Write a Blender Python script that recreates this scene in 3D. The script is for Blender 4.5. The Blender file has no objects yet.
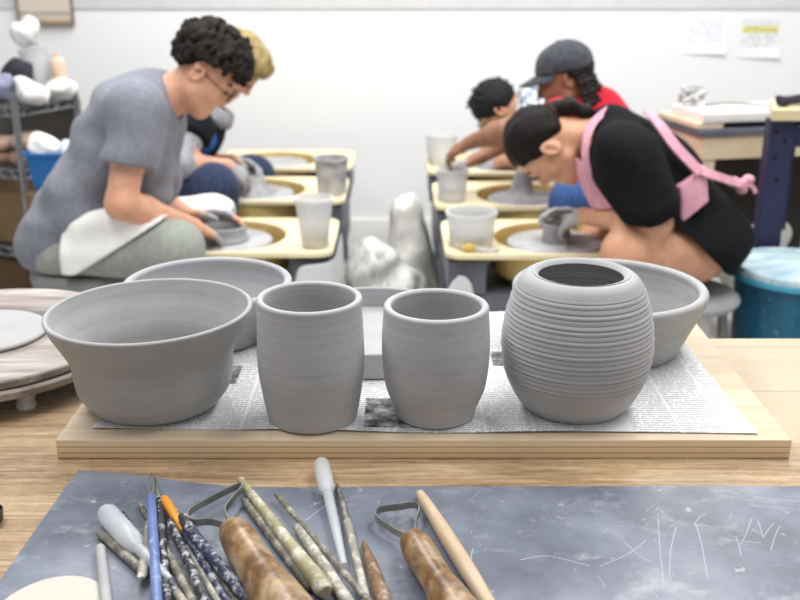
import bpy, bmesh, math, random
import numpy as np
import openvdb
from mathutils import Vector, Matrix
random.seed(7)
SC = bpy.context.scene
COL = SC.collection
# ------------------------------------------------------------------ camera
CAM_H, PITCH, FOC = 1.30, math.radians(18.7), 1000.0
CP, SP = math.cos(PITCH), math.sin(PITCH)
def ray(px, py):
    a, b = (px-400)/FOC, (300-py)/FOC
    return Vector((a, CP + b*SP, -SP + b*CP))
def at_y(px, py, Y):
    d = ray(px, py); return Vector((0, 0, CAM_H)) + d*(Y/d.y)
def at_z(px, py, z):
    d = ray(px, py); return Vector((0, 0, CAM_H)) + d*((z-CAM_H)/d.z)
def depth(p):
    return p.y*CP - (p.z-CAM_H)*SP
cam = bpy.data.objects.new('camera', bpy.data.cameras.new('camera'))
COL.objects.link(cam)
cam.location = (0, 0, CAM_H); cam.rotation_euler = (math.pi/2 - PITCH, 0, 0)
cam.data.sensor_width = 36; cam.data.lens = 36*FOC/800
cam.data.clip_start = .05
cam.data.dof.use_dof = True; cam.data.dof.focus_distance = 1.13; cam.data.dof.aperture_fstop = 6.0
SC.camera = cam
SC.view_settings.view_transform = 'Standard'; SC.view_settings.look = 'None'
SC.view_settings.gamma = 1; SC.view_settings.use_curve_mapping = False
# ------------------------------------------------------------------ materials
def lin(c):
    return tuple(((v/255)/12.92 if v/255 <= .04045 else ((v/255+.055)/1.055)**2.4) for v in c) + (1,)
class N:
    """small node-tree helper"""
    def __init__(s, name):
        s.m = bpy.data.materials.new(name); s.m.use_nodes = True
        s.t = s.m.node_tree; s.b = s.t.nodes['Principled BSDF']; s.out = s.t.nodes['Material Output']
        s.tc = s.t.nodes.new('ShaderNodeTexCoord')
    def n(s, typ, ins=None, **kw):
        nd = s.t.nodes.new('ShaderNode'+typ)
        for k, v in kw.items(): setattr(nd, k, v)
        for k, v in (ins or {}).items():
            if hasattr(v, 'is_output'): s.t.links.new(v, nd.inputs[k])
            else: nd.inputs[k].default_value = v
        return nd
    def link(s, a, b): s.t.links.new(a, b)
    def coord(s, scale=(1, 1, 1), rot=(0, 0, 0), which='Object'):
        return s.n('Mapping', {'Vector': s.tc.outputs[which], 'Scale': scale, 'Rotation': rot}).outputs[0]
    def noise(s, vec, scale=5, detail=4, rough=.55, dist=0):
        return s.n('TexNoise', {'Vector': vec, 'Scale': scale, 'Detail': detail, 'Roughness': rough, 'Distortion': dist}).outputs['Fac']
    def math(s, op, a, b=None, c=None):
        ins = {0: a}
        if b is not None: ins[1] = b
        if c is not None: ins[2] = c
        return s.n('Math', ins, operation=op).outputs[0]
    def ramp(s, fac, stops, interp='LINEAR'):
        r = s.n('ValToRGB', {'Fac': fac}); r.color_ramp.interpolation = interp
        e = r.color_ramp.elements
        while len(e) < len(stops): e.new(.5)
        for i, (p, c) in enumerate(stops):
            e[i].position = p; e[i].color = c if len(c) == 4 else lin(c)
        return r.outputs[0]
    def mix(s, fac, a, b, mode='MIX'):
        nd = s.n('Mix', data_type='RGBA', blend_type=mode)
        for k, v in ((0, fac), (6, a), (7, b)):
            if hasattr(v, 'is_output'): s.t.links.new(v, nd.inputs[k])
            else: nd.inputs[k].default_value = (lin(v) if k and len(v) == 3 else v)
        return nd.outputs[2]
    def color(s, c):
        if hasattr(c, 'is_output'): s.t.links.new(c, s.b.inputs['Base Color'])
        else: s.b.inputs['Base Color'].default_value = lin(c) if len(c) == 3 else c
    def bump(s, h, strength=.3, dist=.002):
        b = s.n('Bump', {'Height': h, 'Strength': strength, 'Distance': dist})
        s.t.links.new(b.outputs[0], s.b.inputs['Normal'])
    def set(s, rough=.6, metal=0, spec=.3):
        s.b.inputs['Roughness'].default_value = rough; s.b.inputs['Metallic'].default_value = metal
        s.b.inputs['Specular IOR Level'].default_value = spec
        return s.m
MATS = {}
def plain(name, c, rough=.6, metal=0, spec=.3, var=.12, scale=14, bump=0, bscale=80, bdist=.001):
    """one colour with a little noise in it"""
    if name in MATS: return MATS[name]
    n = N(name)
    v = n.noise(n.coord(), scale)
    n.color(n.ramp(v, [(.25, tuple(max(0, x*(1-var)) for x in c)), (.75, tuple(min(255, x*(1+var*.6)) for x in c))]))
    if bump: n.bump(n.noise(n.coord(), bscale, 3), bump, bdist)
    MATS[name] = n.set(rough, metal, spec); return MATS[name]
def clear(name, c, alpha=.5, rough=.35):
    """milky see-through plastic"""
    if name in MATS: return MATS[name]
    n = N(name); n.color(c); n.set(rough, 0, .4)
    tr = n.n('BsdfTransparent', {'Color': (.97, .97, .97, 1)})
    v = n.noise(n.coord(), 25, 3)
    f = n.math('ADD', alpha-.1, n.math('MULTIPLY', v, .2))
    mx = n.n('MixShader', {0: f, 1: tr.outputs[0], 2: n.b.outputs[0]})
    n.link(mx.outputs[0], n.out.inputs[0]); MATS[name] = n.m; return n.m
# ------------------------------------------------------------------ objects
def finish(name, me, mat, parent=None, smooth=True, base=True, mats=None):
    """recentre a mesh given in world coordinates, link it, parent it"""
    n = len(me.vertices)
    co = np.empty(n*3, np.float32); me.vertices.foreach_get('co', co); co = co.reshape(-1, 3)
    lo, hi = co.min(0), co.max(0)
    c = (lo+hi)/2
    if base: c[2] = lo[2]
    co -= c; me.vertices.foreach_set('co', co.ravel())
    for m in (mats or [mat]): me.materials.append(m)
    if smooth: me.polygons.foreach_set('use_smooth', np.ones(len(me.polygons), bool))
    me.update()
    o = bpy.data.objects.new(name, me); COL.objects.link(o)
    c = Vector([float(x) for x in c])
    if parent is not None:
        o.parent = parent; o.location = c - world_loc(parent)
    else: o.location = c
    o['world'] = list(c)
    return o
def world_loc(o):
    return Vector(o['world']) if 'world' in o else Vector(o.location)
def obj(name, bm, mat, parent=None, smooth=True, base=True, mats=None, sharp=40):
    bmesh.ops.recalc_face_normals(bm, faces=bm.faces[:])
    me = bpy.data.meshes.new(name); bm.to_mesh(me); bm.free()
    o = finish(name, me, mat, parent, smooth, base, mats)
    if smooth and sharp: me.set_sharp_from_angle(angle=math.radians(sharp))
    return o
def tag(o, label, cat, group=None, kind=None):
    if label: o['label'] = label
    if cat: o['category'] = cat
    if group: o['group'] = group
    if kind: o['kind'] = kind
    return o
def thing(name, loc, label, cat, group=None):
    o = bpy.data.objects.new(name, None); COL.objects.link(o)
    o.location = loc; o['world'] = list(loc); o.empty_display_size = .05
    return tag(o, label, cat, group)
def structure(o):
    o['kind'] = 'structure'; return o
def copy_thing(root, delta, label, mirror=False):
    """a copy of a thing with copies of its parts and sub-parts"""
    def rec(o, par):
        c = o.copy(); COL.objects.link(c)
        if par is not None: c.parent = par
        for ch in [x for x in bpy.data.objects if x.parent == o]: rec(ch, c)
        return c
    r = rec(root, None); r.location = Vector(root.location) + Vector(delta)
    if label: r['label'] = label
    return r
# ------------------------------------------------------------------ shapes (bmesh, world coordinates)
def box(bm, c, s, rz=0, bev=0, rx=0, ry=0, mi=0):
    m = Matrix.Translation(c) @ Matrix.Rotation(rz, 4, 'Z') @ Matrix.Rotation(ry, 4, 'Y') @ Matrix.Rotation(rx, 4, 'X') @ Matrix.Diagonal((s[0], s[1], s[2], 1))
    r = bmesh.ops.create_cube(bm, size=1, matrix=m)
    vs = r['verts']; fs = {f for v in vs for f in v.link_faces}
    for f in fs: f.material_index = mi
    if bev:
        es = {e for v in vs for e in v.link_edges}
        bmesh.ops.bevel(bm, geom=list(es), offset=bev, segments=2, profile=.6, affect='EDGES')
def frame(d, up=None):
    d = Vector(d).normalized()
    u = Vector(up) if up is not None else (Vector((0, 0, 1)) if abs(d.z) < .9 else Vector((1, 0, 0)))
    s = d.cross(u).normalized(); return s, s.cross(d).normalized()
def rings(bm, loops, cap=True, mi=0, closed=True):
    vs = [[bm.verts.new(p) for p in L] for L in loops]
    n = len(vs[0])
    for a, b in zip(vs, vs[1:]):
        for i in range(n if closed else n-1):
            j = (i+1) % n
            try: bm.faces.new((a[i], a[j], b[j], b[i])).material_index = mi
            except ValueError: pass
    if cap:
        for L in (vs[0][::-1], vs[-1]):
            try: bm.faces.new(L).material_index = mi
            except ValueError: pass
    return vs
def sweep(bm, pts, rx, ry=None, seg=10, up=None, cap=True, mi=0, square=False):
    """tube along points; rx, ry numbers or lists (half widths across / along up)"""
    pts = [Vector(p) for p in pts]; n = len(pts)
    RX = rx if isinstance(rx, (list, tuple)) else [rx]*n
    RY = RX if ry is None else (ry if isinstance(ry, (list, tuple)) else [ry]*n)
    loops = []; pu = up
    for i, p in enumerate(pts):
        d = pts[min(i+1, n-1)] - pts[max(i-1, 0)]
        s, u = frame(d, pu)
        if up is None: pu = u
        L = []
        for k in range(4 if square else seg):
            a = 2*math.pi*k/seg if not square else math.pi/4 + math.pi/2*k
            q = 1.4142 if square else 1
            L.append(p + s*(math.cos(a)*RX[i]*q) + u*(math.sin(a)*RY[i]*q))
        loops.append(L)
    rings(bm, loops, cap, mi)
def spline(pts, n=8):
    """Catmull-Rom through the points"""
    P = [Vector(p) for p in pts]; out = []
    for i in range(len(P)-1):
        a, b, c, d = P[max(i-1, 0)], P[i], P[i+1], P[min(i+2, len(P)-1)]
        for k in range(n):
            t = k/n
            out.append(.5*((2*b) + (c-a)*t + (2*a-5*b+4*c-d)*t*t + (3*b-a-3*c+d)*t**3))
    out.append(P[-1]); return out
def smooth_prof(prof, n=8):
    return [(p.x, p.y) for p in spline([Vector((a, b, 0)) for a, b in prof], n)]
def lathe(bm, prof, c=(0, 0, 0), seg=64, mi=0, wob=None):
    """prof: (r, z) list; r=0 ends close"""
    c = Vector(c); rows = []
    for r, z in prof:
        if r < 1e-6: rows.append([bm.verts.new(c + Vector((0, 0, z)))])
        else:
            row = []
            for k in range(seg):
                a = 2*math.pi*k/seg
                rr, dz = (r, 0) if wob is None else wob(r, z, a)
                row.append(bm.verts.new(c + Vector((rr*math.cos(a), rr*math.sin(a), z+dz))))
            rows.append(row)
    for A, B in zip(rows, rows[1:]):
        for k in range(seg):
            j = (k+1) % seg
            if len(A) == 1 and len(B) == 1: continue
            if len(A) == 1: f = bm.faces.new((A[0], B[j], B[k]))
            elif len(B) == 1: f = bm.faces.new((A[k], A[j], B[0]))
            else: f = bm.faces.new((A[k], A[j], B[j], B[k]))
            f.material_index = mi
def rod(bm, A, B, prof, seg=14, mi=0, flat=1.0):
    """turned shape along A->B, prof: (s 0..1, r)"""
    A, B = Vector(A), Vector(B); s, u = frame(B-A)
    loops = []
    for t, r in prof:
        p = A.lerp(B, t); r = max(r, 1e-5)
        loops.append([p + s*(math.cos(2*math.pi*k/seg)*r) + u*(math.sin(2*math.pi*k/seg)*r*flat) for k in range(seg)])
    rings(bm, loops, True, mi)
def rrect(cx, cy, hx, hy, r, n):
    """n points of a rounded rectangle, ordered by angle from its centre"""
    out = []
    for k in range(n):
        a = 2*math.pi*k/n
        dx, dy = math.cos(a), math.sin(a)
        lo, hi = 0, 2*(hx+hy)
        for _ in range(30):
            m = (lo+hi)/2; x, y = abs(dx*m), abs(dy*m)
            qx, qy = max(x-(hx-r), 0), max(y-(hy-r), 0)
            inside = (x <= hx and y <= hy and (qx*qx+qy*qy <= r*r or qx == 0 or qy == 0))
            lo, hi = (m, hi) if inside else (lo, m)
        out.append((cx+dx*lo, cy+dy*lo))
    return out
# ------------------------------------------------------------------ smooth blended solids on a distance grid
def V(*a): return np.array(a, np.float32)
def va(p): return np.array([p[0], p[1], p[2]], np.float32)
class Solid:
    def __init__(s, h=.004): s.h = h; s.pr = []; s.cuts = []; s.disp = None
    def cone(s, a, b, ra, rb=None, k=.02, op='+', flat=False, plane=None):
        rb = ra if rb is None else rb
        a, b = va(a), va(b); R = max(ra, rb)
        s.pr.append(('c', (a, b, ra, rb, flat, plane), np.minimum(a, b)-R, np.maximum(a, b)+R, k, op)); return s
    def ball(s, c, r, k=.02, op='+'): return s.cone(c, va(c)+V(0, 0, 1e-4), r, r, k, op)
    def ell(s, c, ax, rad, k=.02, op='+'):
        """ax: three unit vectors, rad: three radii"""
        c = va(c); A = np.array([va(x)/np.linalg.norm(va(x)) for x in ax], np.float32)
        ex = np.sqrt(sum((A[i]*rad[i])**2 for i in range(3)))
        s.pr.append(('e', (c, A, np.array(rad, np.float32)), c-ex, c+ex, k, op)); return s
    def chain(s, pts, rads, k=.02, op='+', flat=False):
        for i in range(len(pts)-1): s.cone(pts[i], pts[i+1], rads[i], rads[i+1], k, op, flat and i == len(pts)-2)
        return s
    def grow(s, other, d=0., k=None, op='+'):
        """take over another solid's shapes, each thickened by d"""
        for kind, g, lo, hi, kk, o in other.pr:
            if o != '+': continue
            if kind == 'c': g2 = (g[0], g[1], g[2]+d, g[3]+d, g[4], g[5])
            else: g2 = (g[0], g[1], g[2]+d)
            s.pr.append((kind, g2, lo-d, hi+d, kk if k is None else k, op))
        return s
    def mesh(s, name):
        h = s.h
        add = [p for p in s.pr if p[5] == '+']
        lo = np.min([p[2] for p in add], 0) - .05; hi = np.max([p[3] for p in add], 0) + .05
        n = np.ceil((hi-lo)/h).astype(int)+1
        D = np.full(n, .3, np.float32)
        axs = [lo[i] + h*np.arange(n[i], dtype=np.float32) for i in range(3)]
        for kind, g, plo, phi, k, op in s.pr:
            m = max(k, .004)*1.3 + 3*h
            i0 = np.clip(np.floor((plo-m-lo)/h).astype(int), 0, n); i1 = np.clip(np.ceil((phi+m-lo)/h).astype(int)+1, 0, n)
            if (i1 <= i0).any(): continue
            sl = tuple(slice(i0[j], i1[j]) for j in range(3))
            X = axs[0][sl[0]][:, None, None]; Y = axs[1][sl[1]][None, :, None]; Z = axs[2][sl[2]][None, None, :]
            if kind == 'c':
                a, b, ra, rb, flat, plane = g
                ba = b-a; L2 = float(ba@ba)+1e-12
                t = ((X-a[0])*ba[0]+(Y-a[1])*ba[1]+(Z-a[2])*ba[2])/L2
                tc = np.clip(t, 0, 1)
                d = np.sqrt((X-a[0]-tc*ba[0])**2+(Y-a[1]-tc*ba[1])**2+(Z-a[2]-tc*ba[2])**2)-(ra+(rb-ra)*tc)
                if flat: d = np.maximum(d, (t-1)*math.sqrt(L2))
                if plane is not None:
                    q_, n_ = plane; d = np.maximum(d, (X-q_[0])*n_[0]+(Y-q_[1])*n_[1]+(Z-q_[2])*n_[2])
            else:
                c, A, r = g
                q = [(X-c[0])*A[i][0]+(Y-c[1])*A[i][1]+(Z-c[2])*A[i][2] for i in range(3)]
                k0 = np.sqrt(sum((q[i]/r[i])**2 for i in range(3))); k1 = np.sqrt(sum((q[i]/r[i]**2)**2 for i in range(3)))+1e-9
                d = k0*(k0-1)/k1
            S = D[sl]
            if op == '+':
                if k > 0:
                    hh = np.maximum(k-np.abs(S-d), 0)/k; S[...] = np.minimum(S, d)-hh*hh*k*.25
                else: S[...] = np.minimum(S, d)
            elif op == '-':
                if k > 0:
                    hh = np.maximum(k-np.abs(S+d), 0)/k; S[...] = np.maximum(S, -d)+hh*hh*k*.25
                else: S[...] = np.maximum(S, -d)
        X = axs[0][:, None, None]; Y = axs[1][None, :, None]; Z = axs[2][None, None, :]
        for c in s.cuts: D = np.maximum(D, c(X, Y, Z).astype(np.float32))
        if s.disp is not None:
            I = np.nonzero(np.abs(D) < .03)
            D[I] += s.disp(axs[0][I[0]], axs[1][I[1]], axs[2][I[2]]).astype(np.float32)
        g = openvdb.FloatGrid(background=.3); g.copyFromArray(np.ascontiguousarray(D, dtype=np.float32))
        p, q = g.convertToQuads(0.0)
        p = p*h + lo
        me = bpy.data.meshes.new(name)
        me.vertices.add(len(p)); me.vertices.foreach_set('co', p.astype(np.float32).ravel())
        me.loops.add(len(q)*4); me.loops.foreach_set('vertex_index', q[:, ::-1].astype(np.int32).ravel())
        me.polygons.add(len(q)); me.polygons.foreach_set('loop_start', (np.arange(len(q))*4).astype(np.int32))
        me.update(calc_edges=True)
        return me, p
    def build(s, name, mat, parent=None, clay=None, relax=1):
        me, p = s.mesh(name)
        if relax:
            ed = np.empty(len(me.edges)*2, np.int32); me.edges.foreach_get('vertices', ed); ed = ed.reshape(-1, 2)
            for _ in range(relax):
                acc = np.zeros_like(p); cnt = np.zeros(len(p))
                for a, b in ((0, 1), (1, 0)):
                    for j in range(3): acc[:, j] += np.bincount(ed[:, a], p[ed[:, b], j], len(p))
                    cnt += np.bincount(ed[:, a], minlength=len(p))
                p = p*.5 + .5*acc/np.maximum(cnt, 1)[:, None]
            me.vertices.foreach_set('co', p.astype(np.float32).ravel())
        if clay is not None:
            at = me.attributes.new('clay', 'FLOAT', 'POINT'); at.data.foreach_set('value', clay(p).astype(np.float32))
        return finish(name, me, mat, parent)
def folds(seed, amp=.004, freq=28, n=6, axis=None):
    """cloth creases: a few crossing waves"""
    r = np.random.RandomState(seed); W = r.randn(n, 3); W /= np.linalg.norm(W, axis=1)[:, None]
    if axis is not None:
        a = va(axis)/np.linalg.norm(va(axis)); W = W - .8*(W@a)[:, None]*a
    W *= (freq*(.6+.9*r.rand(n)))[:, None]; ph = r.rand(n)*6.28
    def f(x, y, z):
        s = 0
        for i in range(n):
            w = np.sin(.5*(W[(i+1) % n][0]*x+W[(i+1) % n][1]*y+W[(i+1) % n][2]*z)+ph[i])
            s = s + np.sin(W[i][0]*x+W[i][1]*y+W[i][2]*z+ph[i]+1.6*w)*(.5+.5*w)
        return amp*s/math.sqrt(n)*1.4
    return f
# ================================================================== the setting
WALL_Y = 4.76
n = N('white_wall'); v = n.noise(n.coord(), 1.2, 3)
n.color(n.ramp(v, [(.3, (239, 239, 239)), (.7, (244, 244, 244))])); n.bump(n.noise(n.coord(), 60, 3), .06, .002); M_WALL = n.set(.75, 0, .2)
n = N('concrete'); v = n.noise(n.coord(), 2.2, 6, .65)
n.color(n.ramp(v, [(.3, (182, 181, 178)), (.7, (205, 204, 200))])); n.bump(n.noise(n.coord(), 40, 4), .1, .002); M_FLOOR = n.set(.55, 0, .35)
bm = bmesh.new(); box(bm, (0, 2.0, -.05), (7, 6.2, .1)); structure(obj('floor', bm, M_FLOOR))
bm = bmesh.new(); box(bm, (0, WALL_Y+.05, 1.35), (7, .1, 2.7)); structure(obj('wall_back', bm, M_WALL))
M_TRIM = plain('trim_paint', (238, 236, 231), .5, var=.02)
bm = bmesh.new(); box(bm, (0, WALL_Y-.009, .055), (7, .018, .11), bev=.004); structure(obj('baseboard_back', bm, M_TRIM))
M_RAIL = plain('rail_paint', (224, 224, 225), .6, var=.03)
zr = at_y(400, 9, WALL_Y).z
bm = bmesh.new(); box(bm, (0, WALL_Y-.004, zr+.11), (6.99, .008, .22), bev=.002); structure(obj('trim_1', bm, M_RAIL))
# ------------------------------------------------------------------ light: fluorescent ceiling panels and soft daylight
w = bpy.data.worlds.new('world'); SC.world = w; w.use_nodes = True
w.node_tree.nodes['Background'].inputs[0].default_value = (.97, .985, 1, 1); w.node_tree.nodes['Background'].inputs[1].default_value = .37
def lamp(name, loc, sx, sy, power, rot=(0, 0, 0), col=(1, 1, 1)):
    l = bpy.data.lights.new(name, 'AREA'); l.shape = 'RECTANGLE'; l.size = sx; l.size_y = sy; l.energy = power; l.color = col
    o = bpy.data.objects.new(name, l); COL.objects.link(o); o.location = loc; o.rotation_euler = rot; return o
lamp('ceiling_panel', (-1.0, 1.5, 2.7), .6, 1.6, 27); lamp('ceiling_panel', (1.0, 1.5, 2.7), .6, 1.6, 31)
lamp('ceiling_panel', (-.7, 3.4, 2.7), .6, 1.6, 34); lamp('ceiling_panel', (1.1, 3.4, 2.7), .6, 1.6, 36)
SC.view_settings.exposure = 0.38
# ================================================================== work table
TZ = .75; TB = 1.442
def wood(name, stops, grain=(1.2, 26, 26), rough=.5, bump=.12, wear=None, spec=.35):
    n = N(name)
    g = n.noise(n.coord(grain), 1.6, 6, .62, .6); big = n.noise(n.coord((1, 3, 3)), 2.0, 3)
    f = n.math('ADD', n.math('MULTIPLY', g, .7), n.math('MULTIPLY', big, .3))
    c = n.ramp(f, stops)
    if wear is not None:
        wv = n.noise(n.coord((1, 2.5, 1)), 5, 6, .7)
        c = n.mix(n.ramp(wv, [(.52, (0, 0, 0)), (.68, (255, 255, 255))]), c, wear)
    n.color(c); n.bump(g, bump, .001); return n.set(rough, 0, spec)
n = N('table_wood')
grain = n.math('ADD', n.math('MULTIPLY', n.noise(n.coord((5, 110, 60)), 1.6, 8, .72, .5), .7), n.math('MULTIPLY', n.noise(n.coord((22, 46, 30)), 2.5, 6, .75), .3))
streak = n.noise(n.coord((1.0, 11, 4)), 2.3, 5, .6, .4)
f = n.math('ADD', n.math('MULTIPLY', grain, .72), n.math('MULTIPLY', streak, .28))
new = n.ramp(f, [(.30, (172, 154, 128)), (.5, (188, 171, 144)), (.72, (200, 185, 160))])  # pale wood ramp, also carries the rear-right glare as colour
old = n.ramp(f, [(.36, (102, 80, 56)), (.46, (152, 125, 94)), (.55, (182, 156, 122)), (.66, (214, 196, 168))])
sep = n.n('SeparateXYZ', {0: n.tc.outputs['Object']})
# older, worn boards front-left; glare on the rear right put in as paler colour
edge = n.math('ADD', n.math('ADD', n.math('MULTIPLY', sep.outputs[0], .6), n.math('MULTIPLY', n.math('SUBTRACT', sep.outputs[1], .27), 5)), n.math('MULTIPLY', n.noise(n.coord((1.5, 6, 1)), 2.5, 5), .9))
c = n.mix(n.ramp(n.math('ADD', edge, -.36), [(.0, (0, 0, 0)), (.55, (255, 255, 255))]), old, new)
seam = n.math('LESS_THAN', n.math('ABSOLUTE', n.math('SUBTRACT', n.math('FRACT', n.math('MULTIPLY', sep.outputs[1], 6.1)), .5)), .012)
c = n.mix(n.math('MULTIPLY', seam, .35), c, (96, 74, 50))
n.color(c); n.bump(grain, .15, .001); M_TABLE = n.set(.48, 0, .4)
M_LEGWOOD = wood('table_leg_wood', [(.3, (150, 118, 80)), (.7, (190, 158, 116))])
t = thing('work_table', (0, .83, 0), 'long wooden work table in front carrying the finished clay pots', 'table')
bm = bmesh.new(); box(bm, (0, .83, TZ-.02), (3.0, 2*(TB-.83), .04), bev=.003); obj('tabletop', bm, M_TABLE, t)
bm = bmesh.new()
for y in (.83-.5, .83+.5): box(bm, (0, y, TZ-.09), (2.7, .03, .1))
for x in (-1.35, 1.35): box(bm, (x, .83, TZ-.09), (.03, 1.03, .1))
obj('apron', bm, M_LEGWOOD, t)
for x in (-1.35, 1.35):
    for y in (.33, 1.33):
        bm = bmesh.new(); box(bm, (x, y, (TZ-.041)/2), (.07, .07, TZ-.041), bev=.004); obj('leg', bm, M_LEGWOOD, t)
# ------------------------------------------------------------------ plywood board
BZ = TZ + .024
n = N('plywood')
g = n.noise(n.coord((2, 30, 40)), 1.7, 6, .6, .5)
top = n.ramp(g, [(.3, (196, 176, 148)), (.7, (214, 197, 172))])
sep = n.n('SeparateXYZ', {0: n.tc.outputs['Object']})
zz = n.math('MULTIPLY', sep.outputs[2], 1/.0236)
ply = n.ramp(zz, [(0, (232, 204, 166)), (.26, (238, 212, 174)), (.29, (128, 96, 64)), (.33, (232, 206, 168)), (.58, (240, 216, 180)), (.61, (142, 108, 74)), (.65, (236, 210, 172)), (.86, (240, 216, 180)), (.89, (206, 174, 134)), (.92, (244, 222, 188)), (1, (246, 226, 194))])
geo = n.n('NewGeometry'); nz = n.n('SeparateXYZ', {0: geo.outputs['Normal']}).outputs[2]
side = n.mix(n.math('MULTIPLY', n.noise(n.coord((6, 6, 60)), 6, 4), .2), ply, (226, 198, 158))
n.color(n.mix(n.math('GREATER_THAN', nz, .6), side, top)); n.bump(g, .08, .001); M_PLY = n.set(.55, 0, .3)
bm = bmesh.new(); YF, YB = 1.047, 1.487
bx0, bx1 = -.4, .455
box(bm, ((bx0+bx1)/2, (YF+YB)/2, TZ+.0122), (bx1-bx0, YB-YF, .0236), bev=.0012)
o = obj('plywood_board', bm, M_PLY); tag(o, 'pale plywood board on the front table under newspaper and pots', 'board')
# ------------------------------------------------------------------ newspaper
n = N('newsprint')
sep = n.n('SeparateXYZ', {0: n.tc.outputs['Object']}); X, Y = sep.outputs[0], sep.outputs[1]
LP, CW = .0060, .058
row = n.math('FLOOR', n.math('DIVIDE', Y, LP))
fr = n.math('FRACT', n.math('DIVIDE', Y, LP))
ln = n.math('MULTIPLY', n.math('GREATER_THAN', fr, .30), n.math('LESS_THAN', fr, .80))
cx = n.n('CombineXYZ', {0: n.math('MULTIPLY', X, 300), 1: n.math('MULTIPLY', row, 3.7)}).outputs[0]
wd = n.math('GREATER_THAN', n.noise(cx, 1, 2, .7), .44)
colm = n.math('FRACT', n.math('DIVIDE', n.math('ADD', X, 3.0), CW))
gut = n.math('MULTIPLY', n.math('GREATER_THAN', colm, .03), n.math('LESS_THAN', colm, .97))
blk = n.noise(n.n('CombineXYZ', {0: n.math('FLOOR', n.math('DIVIDE', n.math('ADD', X, 3.0), CW)), 1: n.math('FLOOR', n.math('MULTIPLY', Y, 9))}).outputs[0], 7.3, 1)
has = n.math('GREATER_THAN', blk, .30)
ink = n.math('MULTIPLY', n.math('MULTIPLY', ln, wd), n.math('MULTIPLY', gut, has))
paper = n.ramp(n.noise(n.coord(), 6, 4), [(.3, (220, 220, 221)), (.7, (234, 234, 235))])
c = n.mix(n.math('MULTIPLY', ink, .46), paper, (70, 70, 74))
def rect(x0, x1, y0, y1):
    a = n.math('MULTIPLY', n.math('GREATER_THAN', X, x0), n.math('LESS_THAN', X, x1))
    return n.math('MULTIPLY', a, n.math('MULTIPLY', n.math('GREATER_THAN', Y, y0), n.math('LESS_THAN', Y, y1)))
NEWS_C = (.02, 1.28)
def pic(px0, py0, px1, py1, c, dark):
    a, b = at_z(px0, py1, BZ), at_z(px1, py0, BZ)
    m = rect(a.x-NEWS_C[0], b.x-NEWS_C[0], a.y-NEWS_C[1], b.y-NEWS_C[1])
    tone = n.ramp(n.noise(n.coord((1, 1, 1)), 42, 5, .7), [(.35, dark), (.5, (120, 120, 122)), (.68, (205, 205, 206))])
    return n.mix(m, c, tone)
c = pic(358, 398, 412, 428, c, (50, 50, 54)); c = pic(205, 366, 238, 384, c, (64, 64, 66)); c = pic(488, 352, 540, 366, c, (90, 90, 92))
n.color(c); M_NEWS = n.set(.8, 0, .15)
bm = bmesh.new()
q = [at_z(91, 430, BZ), at_z(758, 435, BZ), at_z(660, 312, BZ), at_z(236, 313, BZ)]
NX, NY = 60, 36
g = []
for j in range(NY+1):
    r = []
    for i in range(NX+1):
        u, v = i/NX, j/NY
        p = q[0].lerp(q[1], u).lerp(q[3].lerp(q[2], u), v)
        e = max(0, 1-v*9)
        p.z = BZ + .0009 + .0007*(1+math.sin(u*23+v*5))*.5 + e*.0012*(1+math.sin(u*17+2))
        p.y += .0025*math.sin(u*9.2)*max(0, 1-v*5)
        if abs(v-.5) < .02: p.z += .0006
        r.append(bm.verts.new(p))
    g.append(r)
for j in range(NY):
    for i in range(NX): bm.faces.new((g[j][i], g[j][i+1], g[j+1][i+1], g[j+1][i]))
ex = bmesh.ops.extrude_face_region(bm, geom=bm.faces[:])
for vv in [e for e in ex['geom'] if isinstance(e, bmesh.types.BMVert)]: vv.co.z -= .0005
o = obj('newspaper', bm, M_NEWS); tag(o, 'printed newspaper sheet spread on the plywood board below the pots', 'newspaper')
# ------------------------------------------------------------------ clay pots
def clay(name, a, b, ring=.35, sc=150, rough=.62):
    n = N(name)
    rg = n.noise(n.coord((3, 3, sc)), 1.5, 5, .65)
    bl = n.noise(n.coord((1, 1, 2)), 16, 4)
    f = n.math('ADD', n.math('MULTIPLY', rg, .5), n.math('MULTIPLY', bl, .5))
    n.color(n.ramp(f, [(.3, a), (.7, b)])); n.bump(n.math('ADD', rg, n.math('MULTIPLY', n.noise(n.coord(), 400, 2), .25)), ring, .0012); return n.set(rough, 0, .3)
M_CLAY = clay('grey_clay', (158, 158, 160), (180, 180, 182))
M_CLAYB = clay('grey_clay_light', (165, 165, 166), (186, 186, 188))
M_CLAYW = clay('grey_clay_warm', (154, 154, 154), (176, 176, 176))
NEWS_TOP = BZ + .0018
def pot_prof(cx, foot_py, foot_hw, pts):
    """real size of a thrown pot from where its foot stands and its outline"""
    F = at_z(cx, foot_py+2, NEWS_TOP); Yc = F.y
    for _ in range(4):
        r = foot_hw*depth(Vector((0, Yc, NEWS_TOP)))/FOC; Yc = F.y + r
    X = (cx-400)/FOC*depth(Vector((0, Yc, NEWS_TOP)))
    prof = [(r, 0.0)]
    for py, hw in pts:
        P = at_y(cx, py, Yc); prof.append((hw*depth(P)/FOC, P.z-NEWS_TOP))
    return Vector((X, Yc, NEWS_TOP)), prof
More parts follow.
